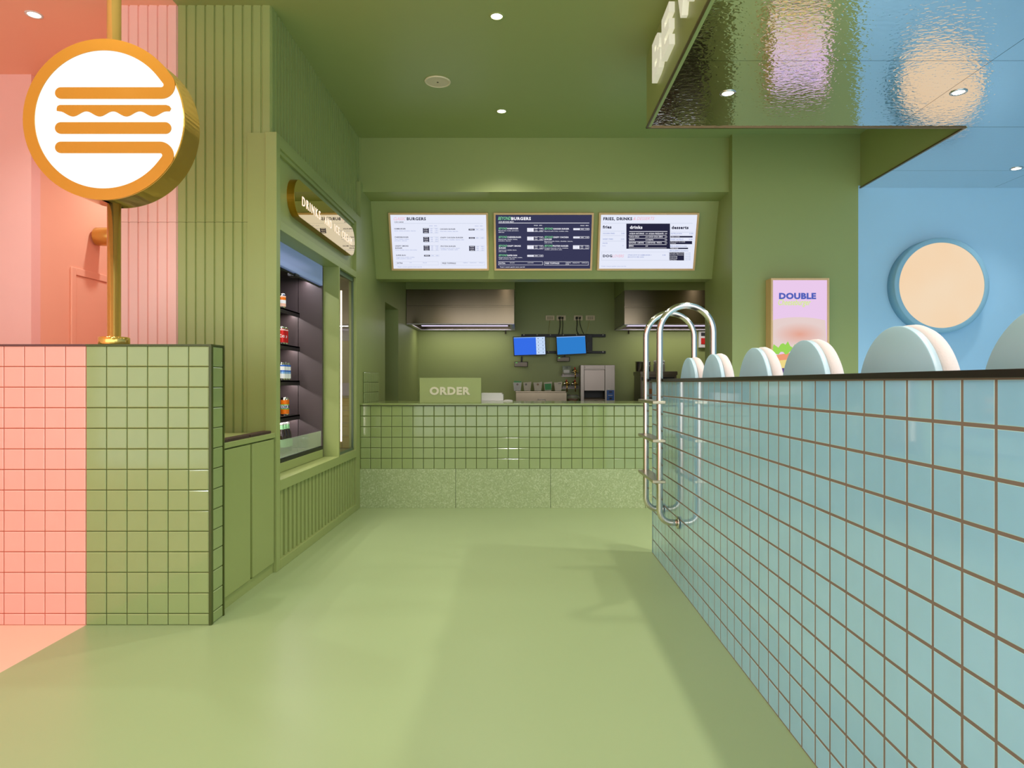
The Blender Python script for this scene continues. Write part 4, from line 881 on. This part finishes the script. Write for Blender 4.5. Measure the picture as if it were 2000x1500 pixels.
def monitor(q, lab, smat, side):
    """q: screen corners in px tl,tr,br,bl; built as a turned flat screen 12 cm off the wall"""
    Y = 9.92
    tl, tr, br, bl = [Vector(P(x, y, Y)) for x, y in q]
    t = thing('order_monitor', tuple((tl + br) / 2), lab, 'monitor', 'order monitors on the kitchen wall')
    cen = (tl + tr + br + bl) / 4
    ux = ((tr - tl) + (br - bl)) / 2; uz = ((tl - bl) + (tr - br)) / 2
    def M(u, v, d): # bilinear
        p = tl.lerp(tr, u).lerp(bl.lerp(br, u), v); return p + Vector((0, -d, 0))
    b = B(); b.prism([M(0, 0, 0), M(1, 0, 0), M(1, 1, 0), M(0, 1, 0)], (0, 0.035, 0)); b.prism([M(.3, .3, -0.035), M(.7, .3, -0.035), M(.7, .7, -0.035), M(.3, .7, -0.035)], (0, 0.08, 0)); b.obj('housing', [BLACK], t)
    e, f = 0.025, 0.045
    u1 = 0.70 if side else 1 - e
    b = B(); b.poly([M(e, f, .001), M(e, 1 - f, .001), M(u1, 1 - f, .001), M(u1, f, .001)]); b.obj('screen', [smat], t)
    b = B(); b.poly([M(e, f, .0013), M(e, f + .03, .0013), M(u1, f + .03, .0013), M(u1, f, .0013)]); b.obj('task_bar', [SCR_BAR], t)
    if side:
        b = B(); b.poly([M(u1, f, .001), M(u1, 1 - f, .001), M(1 - e, 1 - f, .001), M(1 - e, f, .001)]); b.obj('keypad_pane', [SCR_P], t)
        b = B()
        for r_ in range(5):
            for c_ in range(2):
                u, v = u1 + 0.07 + 0.14 * c_, 0.135 + 0.18 * r_
                b.poly([M(u - .012, v - .02, .0016), M(u - .012, v + .02, .0016), M(u + .012, v + .02, .0016), M(u + .012, v - .02, .0016)])
            if r_: b.poly([M(u1, .05 + .18 * r_, .0016), M(u1, .056 + .18 * r_, .0016), M(1 - e, .056 + .18 * r_, .0016), M(1 - e, .05 + .18 * r_, .0016)])
        b.obj('keypad_symbols', [SCR_D], t)
    return t
monitor([(1001.5, 657.5), (1065.5, 656), (1067, 693.5), (1003.5, 695.5)], 'left order monitor, blue screen with a white keypad pane', SCR_A, True)
monitor([(1085.5, 656.5), (1144, 654.5), (1146, 691.5), (1087.5, 694.5)], 'right order monitor with a plain blue screen', SCR_B, False)
# bump bars under the monitors
KEYS = mat('grey_keys', (168, 152, 142), 0.6, var=0.3, vscale=160)
for (p0, p1, y0, y1, arm, lab) in ((1004.5, 1031, 706.5, 716.5, (1019, 695, 707), 'keypad bar hanging on an arm below the left monitor'), (1088, 1113, 697, 706, (1103, 692, 698), 'keypad bar fixed below the right monitor')):
    a, c = P(p0, y1, 9.90), P(p1, y0, 9.90)
    t = thing('keypad_bar', ((a[0] + c[0]) / 2, 9.92, a[2]), lab, 'keypad', 'keypad bars below the monitors')
    b = B(); b.box(a[0], c[0], 9.90, 9.98, a[2], c[2], 0.004); b.obj('case', [BLACK], t)
    b = B(); b.box(a[0] + 0.005, c[0] - 0.012, 9.896, 9.90, a[2] + 0.006, c[2] - 0.008, 0.001); b.obj('key_field', [KEYS], t)
    u, v = P(arm[0], arm[2], 9.95), P(arm[0], arm[1], 9.95); b = B(); b.box(u[0] - 0.012, u[0] + 0.012, 9.985, 10.005, u[2] - 0.03, v[2] - 0.006, 0.003); b.box(u[0] - 0.01, u[0] + 0.01, 9.975, 10.098, u[2] - 0.03, u[2] - 0.012); b.obj('arm', [BLACK], t)
    b = B(); b.box(a[0] + 0.02, a[0] + 0.045, 9.893, 9.896, c[2] - 0.018, c[2] - 0.01); b.obj('status_light', [glow('status_green', (120, 220, 110), 0.9) if 'status_green' not in MATS else MATS['status_green']], t)

# ================================================================== right half wall
RX, RY1, RZ = 0.9, 4.742, 1.19
t = thing('aqua_half_wall', (0.95, 1.9, 0), 'long aqua blue tiled half wall with a dark cap on the right', 'half wall')
b = B(); b.box(RX + 0.004, 1.0, -1.0, RY1 - 0.006, 0, RZ); b.obj('wall_core', [GROUT_B], t)
zs = [0.0] + [0.096 + 0.1 * k for k in range(11)] + [RZ]
b = B(); ysl = [1.302 + 0.1005 * k for k in range(-22, 35)] + [RY1]
b.tiles((RX + 0.006, 0, 0), (0, 1, 0), (0, 0, 1), (-1, 0, 0), ysl, zs, gap=0.0052, bev=0.0028, th=0.0025, tilt=0.0025)
b.tiles((0, RY1 - 0.006, 0), (1, 0, 0), (0, 0, 1), (0, 1, 0), [0.9, 1.0], zs)
b.obj('tiling', [TILE_B, TILE_B_RIM], t)
b = B(); b.box(RX - 0.006, 1.004, -1.0, RY1 + 0.004, RZ, RZ + 0.016, 0.001); b.obj('cap_strip', [CAPM], t)

# round seat backs behind the right half wall
SEATS = [(4.15, 'pale blue round seat back inside the ladder arch, farthest along the aqua wall'), (3.63, 'pale blue round seat back just nearer than the ladder arch'), (2.98, 'pale blue round seat back just left of the burger poster, third from the ladder'), (2.45, 'pale blue round seat back in front of the burger poster'), (1.845, 'pale blue round seat back below the glowing round lamp'), (1.30, 'pale blue round seat back cut by the right picture edge')]
def seat(y, lab):
    c = (1.005, y, 1.135); R_ = 0.198
    t = thing('round_seat_back', c, lab, 'seat back', 'round seat backs along the aqua wall')
    b = B(); b.lathe(c, [(0, 0.0), (R_ - 0.002, 0.0), (R_, 0.002)], axis='X', n=72, mi=0); b.lathe(c, [(R_, 0.002), (R_, 0.019), (R_ - 0.006, 0.021), (0, 0.021)], axis='X', n=72, mi=1); o = b.obj('back_plate', [SEATB, SEATE], t)
    c2 = (1.0265, y, 1.135)
    b = B(); b.lathe(c2, [(0, 0.0), (R_ - 0.012, 0.0), (R_ - 0.002, 0.005), (R_ + 0.003, 0.014), (R_ + 0.004, 0.028), (R_ - 0.002, 0.042), (R_ - 0.014, 0.050), (R_ - 0.05, 0.055), (0, 0.057)], axis='X', n=72); b.obj('cushion', [CUSH], t)
    return t
s0 = seat(*SEATS[0])
for y, lab in SEATS[1:]: dup(s0, (1.005, y, 1.135), lab)

# ================================================================== pool ladder over the half wall
t = thing('pool_ladder', (0.79, 4.15, 0.36), 'polished steel pool ladder hooked over the end of the aqua half wall', 'ladder')
LXA, LXB, zb, zt = 0.792, 1.10, 0.375, 1.626
def railpath(y):
    R2 = (LXB - LXA) / 2; pts = [(RX + 0.004, y, zb), (LXA + 0.07, y, zb)]
    for k in range(1, 9):
        a = math.pi / 2 * k / 8; pts.append((LXA + 0.07 - 0.07 * math.sin(a), y, zb + 0.07 - 0.07 * math.cos(a)))
    pts.append((LXA, y, 1.0))
    for k in range(0, 25):
        a = math.pi * k / 24; pts.append(((LXA + LXB) / 2 - R2 * math.cos(a), y, zt - R2 + R2 * math.sin(a)))
    pts.append((LXB, y, 1.08))
    for k in range(1, 7):
        a = math.pi / 2 * k / 6; pts.append((LXB - 0.05 + 0.05 * math.cos(a), y, 1.08 - 0.05 * math.sin(a)))
    pts.append((1.002, y, 1.03)); return pts
for y in (3.933, 4.37):
    b = B(); b.tube(railpath(y), 0.0185, 20); r_ = b.obj('side_rail', [STEEL], t)
    b = B(); b.lathe((RX - 0.010, y, zb), [(0.019, 0), (0.030, 0.0), (0.036, 0.003), (0.036, 0.0095), (0, 0.0095)], axis='X', n=28); b.obj('wall_flange', [STEEL], r_)
for z in (1.068, 0.847, 0.613):
    b = B(); b.box(0.747, 0.822, 3.905, 4.40, z - 0.009, z + 0.009, 0.003); b.obj('tread', [mat('tread_steel', (196, 186, 160), 0.3, metal=1.0) if 'tread_steel' not in MATS else MATS['tread_steel']], t)

# ================================================================== burger poster light box
bx0, bx1, bz1, bz0, by = 2.318, 2.868, 2.158, 1.23, 6.36
bx1 = (1620 - VX) / F * by
t = thing('burger_poster', ((bx0 + bx1) / 2, 6.45, bz0), 'light-up burger poster in an oak frame reading DOUBLE CHEESEBURGER', 'poster')
fw = 0.019
b = B(); b.box(bx0, bx0 + fw, by, 6.498, bz0, bz1, 0.002); b.box(bx1 - fw, bx1, by, 6.498, bz0, bz1, 0.002); b.box(bx0 + fw, bx1 - fw, by, 6.498, bz1 - fw, bz1, 0.002); b.box(bx0 + fw, bx1 - fw, by, 6.498, bz0, bz0 + fw, 0.002); b.obj('oak_frame', [WOODF], t)
b = B(); b.box(bx0 + fw, bx1 - fw, by + 0.008, 6.49, bz0 + fw, bz1 - fw); b.obj('lilac_ground', [glow('poster_lilac', (236, 204, 238), 0.98)], t)
def Q(x, y): # drawing grid of the poster, 1143 wide crop
    return ((1480 + x / 7.144 - VX) / F * by, EYE + (VY - (530 + y / 7.144)) / F * by)
def sheet(pts, name, m, d):
    cl = lambda v, a, c: max(a, min(c, v))
    b = B(); b.poly([(cl(Q(x, y)[0], bx0 + fw, bx1 - fw), by + 0.008 - d, max(bz0 + fw, Q(x, y)[1])) for x, y in pts]); o = b.obj(name, [m], t)
    f = o.data.polygons[0]
    return o
def bun_mat():
    m = bpy.data.materials.new('bun_print'); m.use_nodes = True; nt = m.node_tree; nt.nodes.remove(nt.nodes['Principled BSDF'])
    e = nt.nodes.new('ShaderNodeEmission'); tc = nt.nodes.new('ShaderNodeTexCoord'); mp = nt.nodes.new('ShaderNodeMapping')
    mp.inputs['Location'].default_value = (0.01, 0, -0.30); mp.inputs['Scale'].default_value = (4.2, 0.0, 11)
    gr = nt.nodes.new('ShaderNodeTexGradient'); gr.gradient_type = 'SPHERICAL'
    sub = nt.nodes.new('ShaderNodeVectorMath'); sub.operation = 'SUBTRACT'; sub.inputs[1].default_value = (0.0, 0, 0.405)
    mul = nt.nodes.new('ShaderNodeVectorMath'); mul.operation = 'MULTIPLY'; mul.inputs[1].default_value = (4.0, 0, 9.0)
    nt.links.new(tc.outputs['Object'], sub.inputs[0]); nt.links.new(sub.outputs[0], mul.inputs[0]); nt.links.new(mul.outputs[0], gr.inputs[0])
    cr = nt.nodes.new('ShaderNodeValToRGB'); cr.color_ramp.elements[0].color = rgb(230, 208, 204); cr.color_ramp.elements[1].color = rgb(228, 166, 146)
    nt.links.new(gr.outputs[0], cr.inputs[0]); nt.links.new(cr.outputs[0], e.inputs[0]); nt.links.new(e.outputs[0], nt.nodes['Material Output'].inputs[0])
    return m
arc = [(570 + 640 * math.cos(math.pi * (1 - k / 30)), 1010 - 372 * math.sin(math.pi * (0.06 + 0.88 * k / 30)) ** 0.8) for k in range(31)]
sheet([(160, 1080)] + [p for p in arc if 150 < p[0] < 990] + [(985, 1080)], 'bun_picture', bun_mat(), 0.0006)
sheet([(160, 1260), (985, 1240), (985, 1160), (700, 1150), (500, 1130), (300, 1160), (160, 1180)], 'tomato_picture', glow('tomato_print', (244, 160, 122), 0.95), 0.0009)
sheet([(160, 1360), (985, 1360), (985, 1235), (500, 1225), (160, 1250)], 'cheese_picture', glow('cheese_print', (242, 220, 140), 0.97), 0.0010)
sheet([(160, 1480), (985, 1480), (985, 1340), (500, 1345), (330, 1350), (160, 1345)], 'patty_picture', glow('patty_print', (110, 86, 150), 0.8), 0.0012)
lf = [(160, 1060)]
for k in range(26):
    x = 160 + 33 * k; lf.append((x, 1040 + 28 * math.sin(k * 2.1) - (40 if 5 < k < 9 else 0)))
lf += [(985, 1060)] + [(985 - 33 * k, 1130 + 30 * math.sin(k * 1.7)) for k in range(26)]
b = B()
for i in range(1, 26):
    a, c = lf[i], lf[i + 1]; d = lf[27 + 26 - i]; e_ = lf[27 + 25 - i]
    b.poly([(max(bx0 + fw, min(bx1 - fw, Q(*p)[0])), by + 0.0066, Q(*p)[1]) for p in (a, c, (c[0], 1140 + 26 * math.sin(i * 1.7 + 1.7)), (a[0], 1140 + 26 * math.sin(i * 1.7)))])
b.obj('lettuce_picture', [glow('lettuce_print', (160, 220, 92), 0.95)], t)
b = B(); x0, z0 = Q(300, 388); x1, z1 = Q(818, 298); Text().add('DOUBLE', x0, z0, x1 - x0, z1 - z0, 0.055, spacing=1.08).into(b, lambda u, v, d: (u, by + 0.0062, v)); b.obj('blue_lettering', [glow('poster_blue', (88, 104, 196), 0.9)], t)
b = B(); x0, z0 = Q(290, 470); x1, z1 = Q(745, 385); Text().add('Cheeseburger', x0, z0, x1 - x0, z1 - z0, 0.012, 0.3).into(b, lambda u, v, d: (u, by + 0.0056, v)); b.obj('lime_lettering', [glow('poster_lime', (216, 242, 140), 0.97)], t)

# ================================================================== round wall lamp on the blue wall
lx, lz = 3.99, 2.11
Yl = 6.37
lx = (1840 - VX) / F * Yl; lz = EYE + (VY - 557) / F * Yl
t = thing('round_wall_lamp', (lx, 6.5, lz), 'large round glowing peach lamp with a blue rim on the blue wall', 'wall lamp')
R1, R2_ = 83.5 / F * Yl, 93 / F * Yl
b = B(); b.lathe((lx, Yl, lz), [(R1, 0.012), (R1, 0.002), (R1 + 0.003, 0.0), (R2_ - 0.004, 0.0), (R2_, 0.004), (R2_, 0.128), (0, 0.128)], axis='Y', n=96); b.obj('rim', [mat('lamp_rim_blue', (146, 190, 210), 0.45)], t)
def lampglow():
    m = bpy.data.materials.new('peach_glow'); m.use_nodes = True; nt = m.node_tree; nt.nodes.remove(nt.nodes['Principled BSDF'])
    e = nt.nodes.new('ShaderNodeEmission'); tc = nt.nodes.new('ShaderNodeTexCoord'); nz = nt.nodes.new('ShaderNodeTexNoise'); nz.inputs['Scale'].default_value = 1.6
    cr = nt.nodes.new('ShaderNodeValToRGB'); cr.color_ramp.elements[0].color = rgb(245, 212, 174); cr.color_ramp.elements[1].color = rgb(244, 218, 186)
    cr.color_ramp.elements[0].position = 0.35; cr.color_ramp.elements[1].position = 0.65
    nt.links.new(tc.outputs['Object'], nz.inputs['Vector']); nt.links.new(nz.outputs[0], cr.inputs[0]); nt.links.new(cr.outputs[0], e.inputs[0]); e.inputs[1].default_value = 1.0
    nt.links.new(e.outputs[0], nt.nodes['Material Output'].inputs[0]); return m
b = B(); b.lathe((lx, Yl + 0.005, lz), [(0, 0), (R1 - 0.001, 0), (R1 - 0.001, 0.02)], axis='Y', n=96, smooth=False); b.obj('diffuser', [lampglow()], t)

# ================================================================== lettering on the canopy fascia
t = thing('fascia_lettering', (0.905, 4.2, 3.18), 'raised white letters starting with BE on the green fascia of the lowered ceiling', 'letters')
b = B()
for s_, ya, yb_ in (('B', 4.57, 4.30), ('E', 4.26, 4.04), ('W', 3.86, 3.45), ('H', 3.42, 3.15), ('O', 3.11, 2.82)):
    b = B(); Text().add(s_, -ya, 3.186, ya - yb_, 0.255, 0.05).into(b, lambda u, v, d: (0.904 - d, -u, v), 0.035); b.obj('letter', [mat('white_letter_emission', (232, 230, 212), 0.5, emit=(240, 236, 218), estr=0.42) if 'white_letter_emission' not in MATS else MATS['white_letter_emission']], t)  # emission mixed into the white to make the letters brighter

# ================================================================== gold wall sconce, ceiling fittings
t = thing('gold_sconce', (-3.77, 6.02, 2.48), 'gold drum wall lamp on the coral wall behind the pole', 'wall lamp')
b = B(); b.cyl((-3.765, 6.02, 2.47), 0.045, 0.02, axis='X', n=28); b.obj('wall_plate', [GOLD], t)
b = B(); b.lathe((-3.75, 6.02, 2.47), [(0, 0), (0.078, 0), (0.08, 0.004), (0.08, 0.146), (0.078, 0.15), (0.072, 0.15), (0.072, 0.144), (0, 0.144)], axis='X', n=40); b.obj('drum', [mat('satin_gold', (204, 166, 84), 0.3, metal=0.7)], t)
def downlight(x, y, z, lab, group='recessed ceiling lamps', tm=WHITE, r=0.05):
    t = thing('ceiling_downlight', (x, y, z), lab, 'ceiling lamp', group)
    b = B(); b.lathe((x, y, z), [(r * 0.72, -0.001), (r * 0.74, -0.004), (r, -0.004), (r * 1.02, -0.001), (r * 1.02, 0.0)], n=36); b.obj('trim_ring', [tm], t)
    b = B(); b.lathe((x, y, z - 0.0015), [(0, 0), (r * 0.72, 0)], n=36, smooth=False); b.obj('lens', [LAMP_GLOW], t)
downlight(-0.165, 4.41, ZC, 'bright recessed lamp in the green ceiling, the nearer one', tm=GREEN)
downlight(-0.18, 5.95, ZC, 'bright recessed lamp in the green ceiling, the farther one', tm=GREEN)
downlight(1.32, 4.38, ZL, 'recessed lamp in the rippled steel ceiling, beside the fascia letters', tm=STEEL)
downlight(2.79, 4.365, ZL, 'recessed lamp in the rippled steel ceiling, in the lamp reflection', tm=STEEL)
downlight(4.286, 5.92, ZL, 'recessed lamp in the rippled ceiling near the blue wall', tm=STEEL)
downlight(-3.14, 4.39, ZC, 'recessed lamp in the coral ceiling beside the burger sign', tm=WHITE)
t = thing('ceiling_speaker', (-0.664, 5.36, ZC), 'round cream disc on the green ceiling', 'ceiling disc')
b = B(); b.lathe((-0.664, 5.36, ZC), [(0.10, 0), (0.103, -0.004), (0.10, -0.010), (0.09, -0.011), (0.088, -0.008)], n=48); b.obj('rim', [CREAMDISC], t)
b = B(); b.lathe((-0.664, 5.36, ZC), [(0, -0.0085), (0.088, -0.008)], n=48); b.obj('grille', [mat('cream_grille', (226, 206, 172), 0.6)], t)
b = B(); b.cyl((-0.664, 5.36, ZC - 0.0105), 0.007, 0.002, n=16); b.obj('centre_dot', [BLACK], t)

for o in bpy.data.objects:
    if '_w' in o.keys(): del o['_w']
